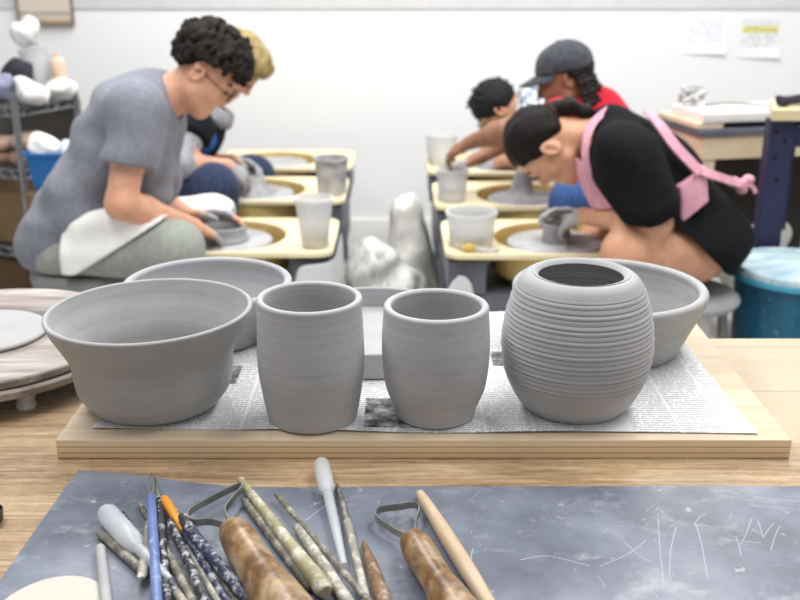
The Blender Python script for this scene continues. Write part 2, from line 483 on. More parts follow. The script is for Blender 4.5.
def pot(label, cx, foot_py, foot_hw, pts, mat=None, th=.0065, lip=None, floor=.008, wob=None, ribs=None, name='clay_pot', cat='pot', neck=None, seg=96):
    """pts from the foot upwards, last one the rim"""
    c, pr = pot_prof(cx, foot_py, foot_hw, pts)
    out = smooth_prof([(p[0], p[1]) for p in pr], 14)
    if ribs: out = ribs(out)
    lip = th if lip is None else lip
    r1, z1 = out[-1]
    P = [(0, 0), (out[0][0]*.6, 0), (out[0][0]*.97, .0004)] + [(r, max(z, .0016)) for r, z in out]
    if neck is None:
        for k in range(1, 8):
            a = math.pi*k/8; P.append((r1 - lip/2 + lip/2*math.cos(a), z1 + lip/2*math.sin(a)*.9))
        inn = [(max(r-th-(lip-th)*max(0, 1-(z1-z)/.03), 0), z) for r, z in reversed(out) if z > floor]
    else:
        P += [(neck[0]+.008, z1+.0005), (neck[0]+.003, z1-.001), (neck[0], z1-.005)]
        inn = [(min(r-th, neck[0]+.9*(z1-z)), z) for r, z in reversed(out) if floor < z < z1-.008]
    P += inn + [(inn[-1][0]*.8, floor), (0, floor-.001)]
    bm = bmesh.new(); lathe(bm, P, c, seg, wob=wob)
    o = obj(name, bm, mat or M_CLAY, sharp=60); tag(o, label, cat); return o, c
def wob(amp, ph, tilt=0, k2=.4):
    def f(r, z, a): return r*(1+amp*math.cos(2*a+ph)*min(1, z/.05)+amp*k2*math.cos(3*a+ph*2)), (tilt*r*math.cos(a)+amp*.16*math.cos(2*a+ph)*r*8*.5)*min(1, z/.08)
    return f
pot('big flared grey clay bowl standing front left on the newspaper', 157, 422, 52, [(399, 61), (392, 68), (383, 74.5), (370, 77.5), (352, 80), (336, 88), (322, 96.5), (310, 102)], M_CLAYW, name='clay_bowl', cat='bowl', wob=wob(.007, .6, .02))
pot('wide grey clay bowl with thick rim behind the flared bowl', 211, 353.5, 57, [(326, 63), (316, 70), (300, 79), (290, 83), (283, 84)], M_CLAY, lip=.012, name='clay_bowl', cat='bowl')
pot('tall grey clay tumbler between the flared bowl and shorter cup', 313, 433, 44, [(404, 46.5), (386, 50), (362, 53.2), (330, 53), (308, 52.6), (299, 53)], M_CLAYB, lip=.0085, name='clay_cup', cat='cup', wob=wob(.004, 1.2))
pot('shallow grey clay dish standing behind the two cups', 372, 378, 97, [(336, 98), (328, 99), (319, 100)], M_CLAY, lip=.006, floor=.007, name='clay_dish', cat='dish')
pot('short rounded grey clay cup with narrow foot beside the ribbed jar', 435, 428, 39.5, [(405, 41), (398, 44), (385, 49.5), (365, 53), (340, 54.2), (316, 53.2), (307, 53)], M_CLAYB, lip=.0095, name='clay_cup', cat='cup', wob=wob(.004, 2.2))
pot('wide grey clay bowl with thick rim partly behind the ribbed jar', 605, 369.5, 70, [(338, 73), (326, 79), (306, 89), (294, 95), (288, 96)], M_CLAYW, lip=.014, name='clay_bowl', cat='bowl', wob=wob(.003, .4))
def jar_ribs(out):
    z0, z1 = out[0][1], out[-1][1]; res = []
    fine = []
    for a, b in zip(out, out[1:]):
        for k in range(6): t = k/6; fine.append((a[0]+(b[0]-a[0])*t, a[1]+(b[1]-a[1])*t))
    fine.append(out[-1])
    for r, z in fine:
        t = (z-z0)/(z1-z0)
        e = min(1, max(.12, (t-.20)/.08))*min(1, max(0, (.92-t)/.03))*(.8+.35*math.sin(z*410))
        s = abs(math.sin((z-z0)/(z1-z0)*math.pi*30))
        res.append((r + e*.0019*(s**.55-.6), z))
    return res
pot('round grey clay jar with horizontal ribs and a dark open mouth', 573, 423, 48, [(397, 55), (388, 61.5), (370, 70), (345, 74.7), (320, 73.5), (302, 69.5), (291, 66), (283, 62.5), (277, 58.5), (273, 53), (271.5, 47.5)], M_CLAY, th=.009, name='clay_jar', cat='jar', ribs=jar_ribs, neck=(.0505,), seg=128)
# ------------------------------------------------------------------ round ware boards at the left
M_BAT = wood('bat_wood', [(.3, (106, 98, 94)), (.48, (142, 133, 127)), (.72, (190, 182, 174))], (2, 14, 14), .6, .2, (198, 192, 184), .2)
M_PLAS = plain('pale_plaster', (168, 168, 167), .7, var=.04)
M_FOOTP = plain('splashed_foot', (186, 186, 184), .6, var=.25, scale=60)
bc = at_z(-20, 333, .80); bc = Vector((bc.x, bc.y, 0)); R = .208
t = thing('ware_board', (bc.x, bc.y, TZ), 'two stacked round clay-stained wooden boards left of the flared bowl', 'board')
def disc(bm, c, r, z0, z1, bev=.002, seg=96): lathe(bm, [(0, z0), (r-bev, z0), (r, z0+bev), (r, z1-bev), (r-bev, z1), (0, z1)], (c.x, c.y, 0), seg)
bm = bmesh.new(); disc(bm, bc, R, .776, .7875); obj('lower_board', bm, M_BAT, t)
n = N('bat_top_wood'); g = n.noise(n.coord((2, 16, 14)), 1.6, 6, .62, .6)
cw = n.ramp(g, [(.3, (112, 103, 98)), (.48, (150, 140, 133)), (.70, (196, 188, 180))])
rad = n.n('VectorMath', {0: n.coord((1, 1, 0))}, operation='LENGTH').outputs['Value']
ringm = n.math('ADD', rad, n.math('MULTIPLY', n.math('SUBTRACT', n.noise(n.coord(), 24, 4), .5), .03))
cw = n.mix(n.ramp(n.math('MULTIPLY', ringm, 5), [(.0, (150, 150, 150)), (.50, (205, 205, 205)), (.62, (0, 0, 0))]), cw, (84, 78, 78))
n.color(cw); n.bump(g, .2, .001); M_BATT = n.set(.6, 0, .2)
bm = bmesh.new(); disc(bm, bc+Vector((-.004, .003, 0)), R-.004, .7885, .80); obj('upper_board', bm, M_BATT, t)
for k in range(4):
    a = math.radians(-52 + 90*k); p = bc + Vector((math.cos(a), math.sin(a), 0))*(R-.028)
    bm = bmesh.new(); lathe(bm, [(0, TZ), (.012, TZ), (.0135, TZ+.004), (.011, TZ+.012), (.016, TZ+.024), (.017, .776), (0, .776)], p, 20); obj('foot', bm, M_FOOTP, t)
dc = at_z(-18, 331, .805)
bm = bmesh.new(); disc(bm, dc, .089, .8002, .8065, .002); o = obj('plaster_disc', bm, M_PLAS); tag(o, 'smooth pale grey disc lying on the round wooden boards', 'disc')
# ------------------------------------------------------------------ canvas mat
n = N('slate_mat')
cl = n.noise(n.coord((1, 1.6, 1)), 9, 7, .68, .8); fine = n.noise(n.coord(), 90, 4, .7)
base = n.ramp(n.noise(n.coord(), 7, 5, .6), [(.32, (82, 86, 98)), (.5, (108, 113, 126)), (.68, (136, 141, 152))])
sm = n.ramp(n.math('ADD', n.math('MULTIPLY', cl, .8), n.math('MULTIPLY', fine, .2)), [(.52, (0, 0, 0)), (.70, (205, 205, 205))])
c = n.mix(sm, base, (178, 181, 189))
sp = n.ramp(n.noise(n.coord(), 46, 3, .8), [(.64, (0, 0, 0)), (.74, (225, 225, 225))])
c = n.mix(n.math('MULTIPLY', sp, .7), c, (206, 208, 212))
n.color(c); n.bump(fine, .25, .001); M_MAT = n.set(.45, 0, .4)
M_CHALK = plain('dry_clay_marks', (174, 178, 188), .8, var=.08)
MZ = TZ + .003
ed = spline([at_z(78, 470, MZ), at_z(130, 474, MZ), at_z(190, 482, MZ), at_z(262, 487, MZ), at_z(420, 486.5, MZ), at_z(600, 486, MZ), at_z(830, 486, MZ)], 6)
fl = at_z(-8, 592, MZ)
outl = ed + [Vector((ed[-1].x, .56, MZ)), Vector((fl.x-.002, .56, MZ)), at_z(0, 580, MZ), at_z(40, 523, MZ)]
bm = bmesh.new(); tv = [bm.verts.new(p) for p in outl]; bm.faces.new(tv)
ex = bmesh.ops.extrude_face_region(bm, geom=bm.faces[:])
for vv in [e for e in ex['geom'] if isinstance(e, bmesh.types.BMVert)]: vv.co.z -= .0026
def mark(pts, w=.0005):
    ps = spline([at_z(x, y, MZ+.00012) for x, y in pts], 5)
    for a, b in zip(ps, ps[1:]):
        d = (b-a); s = Vector((-d.y, d.x, 0)).normalized()*w
        bm.faces.new([bm.verts.new(p) for p in (a-s, b-s, b+s, a+s)]).material_index = 1
rnd = random.Random(3)
for L in ([(741, 544), (746, 534), (752, 518)], [(736, 536), (739, 546), (741, 556)], [(758, 520), (761, 530), (763, 538)], [(763, 538), (768, 530), (774, 523)], [(780, 526), (775, 536), (771, 550)],
          [(718, 539), (740, 541), (762, 543)], [(676, 527), (671, 548), (670, 560), (669, 580)], [(658, 518), (660, 550), (663, 582), (656, 598)], [(696, 524), (702, 546), (708, 580)], [(600, 566), (628, 554), (646, 540)],
          [(626, 543), (640, 556), (652, 562)], [(694, 524), (700, 517), (707, 513)], [(306, 520), (325, 506), (341, 500)], [(473, 548), (471, 560), (474, 575)], [(520, 560), (548, 556), (590, 566)], [(660, 592), (668, 582), (674, 574)]):
    mark(L)
for _ in range(34):
    x, y = rnd.uniform(330, 800), rnd.uniform(495, 598); a = rnd.uniform(0, 6.28); l = rnd.uniform(4, 22)
    mark([(x, y), (x+l*.5*math.cos(a)+rnd.uniform(-2, 2), y+l*.4*math.sin(a)), (x+l*math.cos(a), y+l*.7*math.sin(a))], rnd.uniform(.00012, .00025))
o = obj('canvas_mat', bm, None, mats=[M_MAT, M_CHALK], smooth=False); tag(o, 'scratched slate grey mat with clay smears along the table front', 'mat')
# ================================================================== potter's wheels
M_TRAY = plain('cream_tray', (238, 224, 184), .45, var=.06, scale=6)
n = N('yellow_basin'); v = n.noise(n.coord((1, 1, 2)), 7, 5, .65)
n.color(n.ramp(v, [(.35, (205, 178, 112)), (.6, (222, 196, 128)), (.75, (226, 210, 164))])); M_BASIN = n.set(.45, 0, .35)
M_BODY = plain('grey_enamel', (104, 108, 117), .5, var=.12, scale=9)
M_HEAD = plain('wet_wheel_head', (176, 177, 178), .35, 0, .5, var=.12, scale=18)
M_STEEL = plain('steel_grey', (150, 152, 156), .35, .8)
M_BLACK = plain('black_rubber', (34, 34, 38), .6)
WZ = .50
def wheel(cx, cy, side, label):
    """side +1: the wide deck lies to +x"""
    t = thing('pottery_wheel', (cx, cy, 0), label, 'pottery wheel', 'potter wheels in two rows')
    n_ = 96; R = .19
    x0, x1 = (-.225, .345) if side > 0 else (-.345, .225)
    y0, y1 = -.205, .205
    mx, my, hx, hy = cx+(x0+x1)/2, cy+(y0+y1)/2, (x1-x0)/2, (y1-y0)/2
    def rr(ins, z, r=.05):
        # ordered by angle about the basin centre
        P = rrect(mx, my, hx-ins, hy-ins, max(r-ins, .01), 720)
        out = []
        for k in range(n_):
            a = 2*math.pi*k/n_; d = (math.cos(a), math.sin(a))
            best = max(P, key=lambda p: ((p[0]-cx)*d[0]+(p[1]-cy)*d[1])/math.hypot(p[0]-cx, p[1]-cy))
            out.append(Vector((best[0], best[1], z)))
        return out
    def cir(r, z): return [Vector((cx+r*math.cos(2*math.pi*k/n_), cy+r*math.sin(2*math.pi*k/n_), z)) for k in range(n_)]
    bm = bmesh.new()
    rings(bm, [cir(R, WZ-.006), cir(R, WZ+.002), cir(R+.008, WZ+.004), cir(R+.014, WZ), rr(.016, WZ), rr(.012, WZ+.007), rr(.004, WZ+.008), rr(0, WZ+.004), rr(0, WZ-.009), rr(.004, WZ-.010), rr(.008, WZ-.008), cir(R+.004, WZ-.008)], cap=False)
    obj('splash_tray', bm, M_TRAY, t)
    bm = bmesh.new()
    lathe(bm, [(R-.002, WZ-.004), (R-.004, WZ-.075), (R-.03, WZ-.10), (.05, WZ-.105), (.05, WZ-.115), (R-.02, WZ-.112), (R+.006, WZ-.09), (R+.008, WZ-.008), (R-.002, WZ-.004)], (cx, cy, 0), 64)
    obj('basin', bm, M_BASIN, t)
    bm = bmesh.new(); lathe(bm, [(0, WZ-.06), (.02, WZ-.06), (.022, WZ-.03), (.146, WZ-.026), (.148, WZ-.018), (.146, WZ-.012), (.143, WZ-.010), (0, WZ-.010)], (cx, cy, 0), 64); obj('wheel_head', bm, M_HEAD, t)
    bm = bmesh.new(); lathe(bm, [(0, .30), (.03, .30), (.03, WZ-.0605), (0, WZ-.0605)], (cx, cy, 0), 20); obj('shaft', bm, M_STEEL, t)
    # motor housing: a sloped cabinet under the deck
    bm = bmesh.new()
    a, b = (.225, .335) if side > 0 else (-.335, -.225)
    pl = [(cx+s, cy+y, z) for s, y, z in ()]
    xs0, xs1 = sorted((a, b))
    lo = [Vector((cx+x0+.03, cy+y0+.03, .16)), Vector((cx+x1-.03, cy+y0+.03, .16)), Vector((cx+x1-.03, cy+y1-.03, .16)), Vector((cx+x0+.03, cy+y1-.03, .16))]
    mid = [Vector((p.x, p.y, .375)) for p in lo]
    rings(bm, [lo, mid], True)
    box(bm, (cx+(xs0+xs1)/2, cy, .428), (xs1-xs0, .36, .098))
    obj('motor_housing', bm, M_BODY, t, smooth=False)
    for sx in (x0+.06, x1-.06):
        for sy in (y0+.06, y1-.06):
            bm = bmesh.new(); box(bm, (cx+sx, cy+sy, .0895), (.04, .04, .139), bev=.004); box(bm, (cx+sx, cy+sy, .01), (.05, .05, .02), bev=.004); obj('leg', bm, M_BODY, t, smooth=False)
    return t
WL = [(-.54, 2.975), (-.54, 3.635), (-.54, 4.22)]
WR = [(.475, 2.955), (.465, 3.545), (.455, 4.14)]
lab = ['cream pottery wheel in front of the person with grey shirt', 'cream pottery wheel in front of the person with blue jeans and fair hair', 'cream pottery wheel standing by the back wall behind the clay-smeared bucket']
w0 = wheel(*WL[0], 1, lab[0])
for (x, y), l in zip(WL[1:], lab[1:]): copy_thing(w0, (x-WL[0][0], y-WL[0][1], 0), l)
lab = ['cream pottery wheel in front of the person in pink apron', 'cream pottery wheel carrying the pointed clay cone', 'cream pottery wheel by the back wall before the person with short black hair']
w0 = wheel(*WR[0], -1, lab[0])
for (x, y), l in zip(WR[1:], lab[1:]): copy_thing(w0, (x-WR[0][0], y-WR[0][1], 0), l)
# ------------------------------------------------------------------ clay on the wheels
HZ = WZ - .0098
def simple_pot(name, cat, label, c, prof, mat, wob_=None, group=None, seg=48):
    bm = bmesh.new(); lathe(bm, prof, c, seg, wob=wob_); return tag(obj(name, bm, mat, sharp=60), label, cat, group)
M_WET = plain('wet_clay', (150, 150, 152), .35, 0, .5, var=.1)
simple_pot('clay_ring', 'pot', 'low wet clay ring being thrown by the person in grey shirt', (WL[0][0], WL[0][1], HZ), [(0, 0), (.072, 0), (.076, .006), (.070, .012), (.066, .03), (.068, .042), (.064, .045), (.058, .042), (.055, .012), (0, .01)], M_WET)
simple_pot('clay_lump', 'clay', 'wet clay mound under the clay-covered hands of the person in jeans', (WL[1][0], WL[1][1], HZ), [(0, 0), (.085, 0), (.08, .008), (.05, .02), (.042, .05), (.03, .062), (0, .064)], M_WET)
simple_pot('clay_cylinder', 'pot', 'small clay cylinder being thrown by the person in pink apron', (WR[0][0]-.0, WR[0][1], HZ), [(0, 0), (.042, 0), (.043, .004), (.040, .03), (.042, .055), (.039, .058), (.035, .055), (.034, .01), (0, .008)], M_WET)
simple_pot('clay_cone', 'clay', 'pointed grey clay cone standing on a wheel before the capped person', (WR[1][0]-.025, WR[1][1]-.0, HZ), [(0, 0), (.115, 0), (.11, .006), (.06, .012), (.044, .02), (.038, .05), (.030, .075), (.026, .095), (.018, .108), (0, .113)], M_WET)
simple_pot('clay_mound', 'clay', 'wet clay mound at the far wheel between muddy hands', (WR[2][0]-.03, WR[2][1], HZ), [(0, 0), (.07, 0), (.065, .008), (.045, .03), (.035, .06), (0, .065)], M_WET)
# ------------------------------------------------------------------ water tubs on the decks
M_TUB = clear('milky_plastic', (226, 228, 230), .52); M_TUB2 = clear('clear_plastic', (234, 236, 237), .55)
M_SMEAR = plain('clay_smeared_plastic', (176, 176, 176), .6, var=.25, scale=22)
def slurry(name, c, rough=.25): return plain(name, c, rough, 0, .5, var=.06)
def tub(label, px, py, Y, r0, r1, h, mat, fill, fillmat, rim=.004, name='plastic_tub', cat='tub', z=WZ+.0004):
    c = at_y(px, py, Y); c.z = z
    t = thing(name, c, label, cat)
    th = .0025
    pr = [(0, 0), (r0-.004, 0), (r0, .004), (r1, h-.012), (r1+rim, h-.011), (r1+rim, h), (r1-th, h), (r0-th, .006), (0, .004)]
    bm = bmesh.new(); lathe(bm, pr, c, 48); obj('tub_wall', bm, mat, t)
    rf = r0 + (r1-r0)*fill/h - .0035
    bm = bmesh.new(); lathe(bm, [(0, .0045), (r0-.0035, .0065), (rf, fill), (0, fill)], c, 40); obj('water', bm, fillmat, t)
    return t
tub('milky plastic container of brownish water on the near left wheel', 315, 243, 2.86, .040, .055, .148, M_TUB, .042, slurry('brown_water', (168, 140, 96)))
tub('tall clay-smeared plastic bucket on the middle left wheel', 332, 192, 3.56, .050, .060, .135, M_SMEAR, .03, slurry('grey_water', (170, 170, 170)))
tub('wide clear plastic tub of grey water on the near right wheel', 471, 238, 2.87, .064, .073, .105, M_TUB2, .042, slurry('grey_slurry', (150, 146, 140)))
tub('milky plastic tub under the dipping hand of the capped person', 452, 196, 3.46, .048, .056, .115, M_TUB, .05, slurry('pale_water', (200, 200, 198)))
tub('pale see-through tub on the far right wheel by the wall', 441, 165, 4.14, .055, .066, .125, M_TUB2, .03, slurry('thin_water', (216, 216, 214)))
# small things on the near right deck
S = Solid(.0025); c = at_y(470, 244, 2.80); c.z = WZ+.014
S.ell(c, [(1, .3, 0), (-.3, 1, 0), (0, 0, 1)], (.026, .016, .013)); S.disp = folds(3, .002, 160)
o = S.build('sponge', plain('yellow_sponge', (214, 186, 110), .9, var=.2, scale=90)); tag(o, 'small yellow sponge beside the wide clear tub', 'sponge')
S = Solid(.0025); c = at_y(487, 248, 2.775); c.z = WZ+.009
S.ell(c, [(1, -.2, 0), (.2, 1, 0), (0, 0, 1)], (.022, .012, .009)).ball(c+Vector((.03, .004, 0)), .008).ball(c+Vector((-.028, .012, -.001)), .007); S.disp = folds(5, .002, 200)
o = S.build('clay_scraps', plain('clay_scrap', (196, 194, 190), .8, var=.15)); tag(o, 'wet clay scraps on the deck in front of the wide tub', 'clay')
# ------------------------------------------------------------------ plastic sheets and bags between the rows
n = N('crinkled_plastic'); n.set(.25, 0, .5)
v = n.noise(n.coord((1, 1, .6)), 13, 7, .7, 1.2)
n.color(n.ramp(v, [(.36, (112, 112, 108)), (.47, (206, 206, 202)), (.7, (236, 236, 233))])); n.bump(n.noise(n.coord(), 28, 6, .7, 1.5), .8, .01)
M_BAG = n.m
n = N('beige_plastic'); n.set(.3, 0, .5)
v = n.noise(n.coord((1, 1, .4)), 12, 6, .7, 1)
n.color(n.ramp(v, [(.3, (196, 193, 185)), (.6, (228, 226, 219)), (.8, (238, 237, 233))])); n.bump(n.noise(n.coord(), 24, 6, .7, 1.5), .8, .01)
M_BAG2 = n.m
def lump(label, name, cat, balls, mat, amp=.01, freq=34, seed=1, h=.006, axis=None):
    S = Solid(h)
    for p, r in balls: S.ball(p, r, k=.06)
    S.disp = folds(seed, amp, freq, 8, axis); o = S.build(name, mat); o.location.z = max(o.location.z, .001)
    return tag(o, label, cat)
lump('low white crinkled plastic bag on the floor between the wheel rows', 'plastic_bag', 'bag',
     [(( -.14, 3.24, .13), .10), ((-.04, 3.26, .13), .10), ((-.12, 3.28, .27), .09), ((-.02, 3.30, .26), .08), ((-.09, 3.28, .35), .06)], M_BAG, seed=4)
lump('tall beige plastic bag standing beside the right wheel row', 'plastic_bag', 'bag',
     [((.0, 3.60, .11), .10), ((.05, 3.63, .13), .09), ((.03, 3.63, .22), .085), ((.045, 3.64, .30), .065), ((.03, 3.64, .37), .050), ((.04, 3.65, .44), .034), ((.005, 3.64, .43), .026)], M_BAG2, .010, 85, seed=9, axis=(0, 0, 1))
bm = bmesh.new(); c = Vector((.062, 3.14, 0))
lathe(bm, [(0, .001), (.018, .001), (.020, .01), (.020, .15), (.012, .17), (.012, .19), (0, .19)], c, 20); tt = obj('bottle', bm, plain('white_bottle', (232, 232, 230), .5))
tag(tt, 'small white bottle with black cap beside the near right wheel', 'bottle')
bm = bmesh.new(); lathe(bm, [(0, .1905), (.014, .1905), (.014, .235), (0, .235)], c, 20); obj('cap', bm, M_BLACK, tt)
# plastic splash sheets hung on the wheel ends: curved thin sheets
M_SHEET = clear('plastic_sheet', (226, 227, 227), .72, .25)
def sheet(label, pts, w, seed, mat=M_SHEET):
    """pts: run of top-edge/bottom-edge pairs"""
    r = random.Random(seed); bm = bmesh.new(); rows = []
    n_ = 14
    for a, b in pts:
        a, b = Vector(a), Vector(b)
        rows.append([a.lerp(b, k/n_) + Vector((r.uniform(-1, 1), r.uniform(-1, 1), 0))*w*(k/n_) for k in range(n_+1)])
    rows = [[bm.verts.new(p) for p in R] for R in rows]
    for A, B in zip(rows, rows[1:]):
        for k in range(n_): bm.faces.new((A[k], B[k], B[k+1], A[k+1]))
    o = obj('plastic_sheet', bm, mat); m = o.modifiers.new('s', 'SOLIDIFY'); m.thickness = .002
    m = o.modifiers.new('b', 'SUBSURF'); m.levels = m.render_levels = 1
    return tag(o, label, 'plastic sheet')
ex = WL[0][0]+.345
sheet('crumpled clear plastic sheet hanging from the near left wheel end', [((ex-.10, 2.762, .474), (ex-.20, 2.70, .10)), ((ex-.03, 2.762, .474), (ex-.06, 2.69, .08)), ((ex+.006, 2.80, .474), (ex+.03, 2.76, .08)), ((ex+.006, 2.92, .474), (ex+.04, 2.92, .1)), ((ex+.006, 3.05, .474), (ex+.03, 3.06, .1)), ((ex+.006, 3.16, .474), (ex+.02, 3.2, .12))], .012, 3)
ex = WR[0][0]-.345
sheet('crumpled clear plastic sheet hanging from the near right wheel corner', [((ex+.075, 2.735, .43), (ex+.16, 2.69, .10)), ((ex+.04, 2.735, .465), (ex+.09, 2.68, .08)), ((ex+.0, 2.735, .40), (ex+.0, 2.68, .10))], .014, 6)
# ================================================================== stools
M_STOOL = plain('grey_stool_vinyl', (132, 134, 132), .5, var=.08)
M_STOOLP = plain('grey_plastic_seat', (164, 165, 167), .45, var=.06)
M_TUBE = plain('grey_tube', (120, 122, 124), .4, .3)
def stool(label, c, sz, r, thick, mat, nleg=4, spread=.03, turn=.4):
    c = Vector((c[0], c[1], 0)); t = thing('stool', c, label, 'stool')
    bm = bmesh.new(); lathe(bm, [(0, sz-thick), (r-.012, sz-thick), (r, sz-thick+.012), (r+.003, sz-thick*.5), (r, sz-.012), (r-.014, sz), (0, sz+.002)], c, 56); obj('seat', bm, mat, t)
    for k in range(nleg):
        a = turn + 2*math.pi*k/nleg; d = Vector((math.cos(a), math.sin(a), 0))
        bm = bmesh.new(); rod(bm, c+d*(r-.045)+Vector((0, 0, sz-thick-.0005)), c+d*(r-.045+spread)+Vector((0, 0, .001)), [(0, .013), (1, .013)]); obj('leg', bm, M_TUBE, t)
    bm = bmesh.new()
    rr = r-.045+spread*.6-.012
    sweep(bm, [c+Vector((rr*math.cos(a*math.pi/20), rr*math.sin(a*math.pi/20), sz*.4)) for a in range(41)], .008, seg=8, cap=False); obj('foot_ring', bm, M_TUBE, t)
    return t
s1 = at_y(98, 262, 2.86); s3 = at_y(688, 280, 2.77)
SZ1, SZ3 = .452, .395
stool('round grey stool under the person in grey shirt', (s1.x, s1.y), SZ1, .192, .055, M_STOOL, turn=-2.6+.35, spread=.01)
stool('round light grey plastic stool under the person in pink apron', (s3.x, s3.y), SZ3, .148, .04, M_STOOLP, turn=-.35)
# ================================================================== wire shelf at the left
M_CHROME = plain('chrome_wire', (150, 152, 155), .3, .75)
M_DARKP = plain('dark_panel', (96, 92, 86), .6, var=.08)
fp = at_y(15, 112, 3.72); rp = at_y(74, 101, 3.72)
e = Vector((.40, .917, 0)).normalized(); l = Vector((-e.y, e.x, 0))
f0 = Vector((fp.x, 3.72, 0)); DEP, LEN = .33, .80
SH = [.79, .555, .245]
t = thing('wire_shelf', f0 + e*DEP/2 + l*LEN/2, 'chrome wire shelving unit with bags and clay at left wall', 'shelf')
for a, b in ((0, 0), (1, 0), (0, 1), (1, 1)):
    p = f0 + e*DEP*a + l*LEN*b
    bm = bmesh.new(); rod(bm, p, p+Vector((0, 0, .84)), [(0, .0125), (1, .0125)], 12)
    for k in range(33): rod(bm, p+Vector((0, 0, .02+k*.025)), p+Vector((0, 0, .024+k*.025)), [(0, .0138), (1, .0138)], 12)
    obj('post', bm, M_CHROME, t)
for z in SH:
    bm = bmesh.new(); P = [f0, f0+e*DEP, f0+e*DEP+l*LEN, f0+l*LEN]
    for i in range(4):
        a, b = P[i], P[(i+1) % 4]
        for dz in (0, -.03): sweep(bm, [a+Vector((0, 0, z-.004+dz)), b+Vector((0, 0, z-.004+dz))], .0035, seg=6)
        m = max(4, int((b-a).length/.03)); zz = []
        for k in range(m+1): zz.append(a.lerp(b, k/m)+Vector((0, 0, z-.004-(.03 if k % 2 else 0))))
        sweep(bm, zz, .002, seg=5)
    for k in range(1, 32): 
        a = f0 + l*LEN*k/32; sweep(bm, [a+Vector((0, 0, z)), a+e*DEP+Vector((0, 0, z))], .0022, seg=5)
    obj('wire_deck', bm, M_CHROME, t)
bm = bmesh.new(); p = f0 + e*(DEP+.022) + l*(LEN/2); box(bm, (p.x, p.y, .47), (LEN, .008, .62), rz=math.atan2(l.y, l.x)); obj('back_panel', bm, M_DARKP, t, smooth=False)
def on(u, v, z): p = f0 + l*u + e*v; return Vector((p.x, p.y, z))
M_WBAG = plain('white_bag', (232, 231, 229), .6, var=.05, bump=.4, bscale=30, bdist=.01)
M_PINK = plain('pink_clay', (196, 164, 146), .6, var=.12)
M_PINKD = plain('brown_clay', (160, 130, 112), .6, var=.12)
M_LAV = plain('lavender_cloth', (150, 152, 178), .8, var=.18)
M_DARKC = plain('dark_cloth', (52, 50, 58), .8, var=.2)
M_CARD = plain('cardboard', (120, 98, 70), .8, var=.1)
def pile(name, label, cat, balls, mat, amp=.010, freq=62, seed=1, group=None, h=.005):
    S = Solid(h)
    for p, r in balls: S.ell(p, [(1, 0, 0), (0, 1, 0), (0, 0, 1)], r if isinstance(r, tuple) else (r, r, r), k=.04)
    S.disp = folds(seed, amp, freq, 7); return tag(S.build(name, mat), label, cat, group)
zt = SH[0]+.004
pile('cloth_bundle', 'white crumpled cloth on the wire shelf top near the post', 'cloth', [(on(-.005, .10, zt+.038), (.055, .055, .036)), (on(.035, .10, zt+.055), (.04, .04, .045))], M_WBAG, seed=2)
pile('plastic_bag', 'white rounded bag at the back end of the wire shelf top', 'bag', [(on(.01, .245, zt+.034), (.042, .045, .032)), (on(-.005, .28, zt+.03), (.035, .035, .028))], M_WBAG, .009, seed=12)
pile('cloth_bundle', 'lavender bundled cloth at the left end of the wire shelf top', 'cloth', [(on(.125, .08, zt+.05), (.05, .055, .048)), (on(.2, .1, zt+.05), (.06, .06, .05))], M_LAV, seed=5)
pile('cloth_bundle', 'dark bundled cloth behind the lavender cloth on the shelf', 'cloth', [(on(.16, .20, zt+.075), (.07, .05, .075))], M_DARKC, seed=6)
bm = bmesh.new(); c = on(.13, .27, zt); lathe(bm, [(0, 0), (.045, 0), (.05, .006), (.058, .17), (.062, .172), (.062, .18), (.055, .18), (.046, .01), (0, .008)], c, 40); o = obj('plastic_pail', bm, M_TUB); tag(o, 'milky plastic pail standing on the wire shelf top', 'pail')
pile('plastic_bag', 'white plastic bag lying on top of the milky pail', 'bag', [(on(.165, .27, zt+.18+.055), (.055, .05, .046)), (on(.15, .27, zt+.18+.09), (.034, .034, .036))], M_WBAG, .009, seed=8)
bm = bmesh.new(); c = on(.035, .29, zt); lathe(bm, [(0, .0), (.028, 0), (.03, .004), (.03, .13), (.02, .15), (.012, .155), (.012, .17), (0, .17)], c, 28); o = obj('bottle', bm, plain('peach_plastic', (226, 196, 172), .5)); tag(o, 'pale peach plastic bottle at the back of the shelf top', 'bottle')
zm = SH[1]+.004
def brick(label, u, v, z, s, mat, seed):
    S = Solid(.005); c = on(u, v, z+s[2]); S.ell(c, [l, e, (0, 0, 1)], (s[0]*1.15, s[1]*1.15, s[2]*1.2), k=.02)
    zz = z; S.cuts.append(lambda X, Y, Z: zz+.002-Z+0*X+0*Y); S.cuts.append(lambda X, Y, Z: Z-(zz+2*s[2]-.002)+0*X+0*Y); S.disp = folds(seed, .004, 45)
    tag(S.build('clay_block', mat), label, 'clay', 'clay blocks on the wire shelf')
brick('pinkish wrapped clay block on top beside the shelf post', .04, .10, zm+.062, (.07, .06, .03), M_PINK, 1)
brick('brown wrapped clay block below the pink one beside the post', .05, .10, zm+.001, (.075, .065, .03), M_PINKD, 2)
brick('upper pale clay block at the left edge of the shelf', .19, .09, zm+.05, (.06, .06, .024), M_PINK, 3)
brick('lower pale clay block at the left edge of the shelf', .20, .09, zm+.001, (.062, .06, .024), M_PINKD, 4)
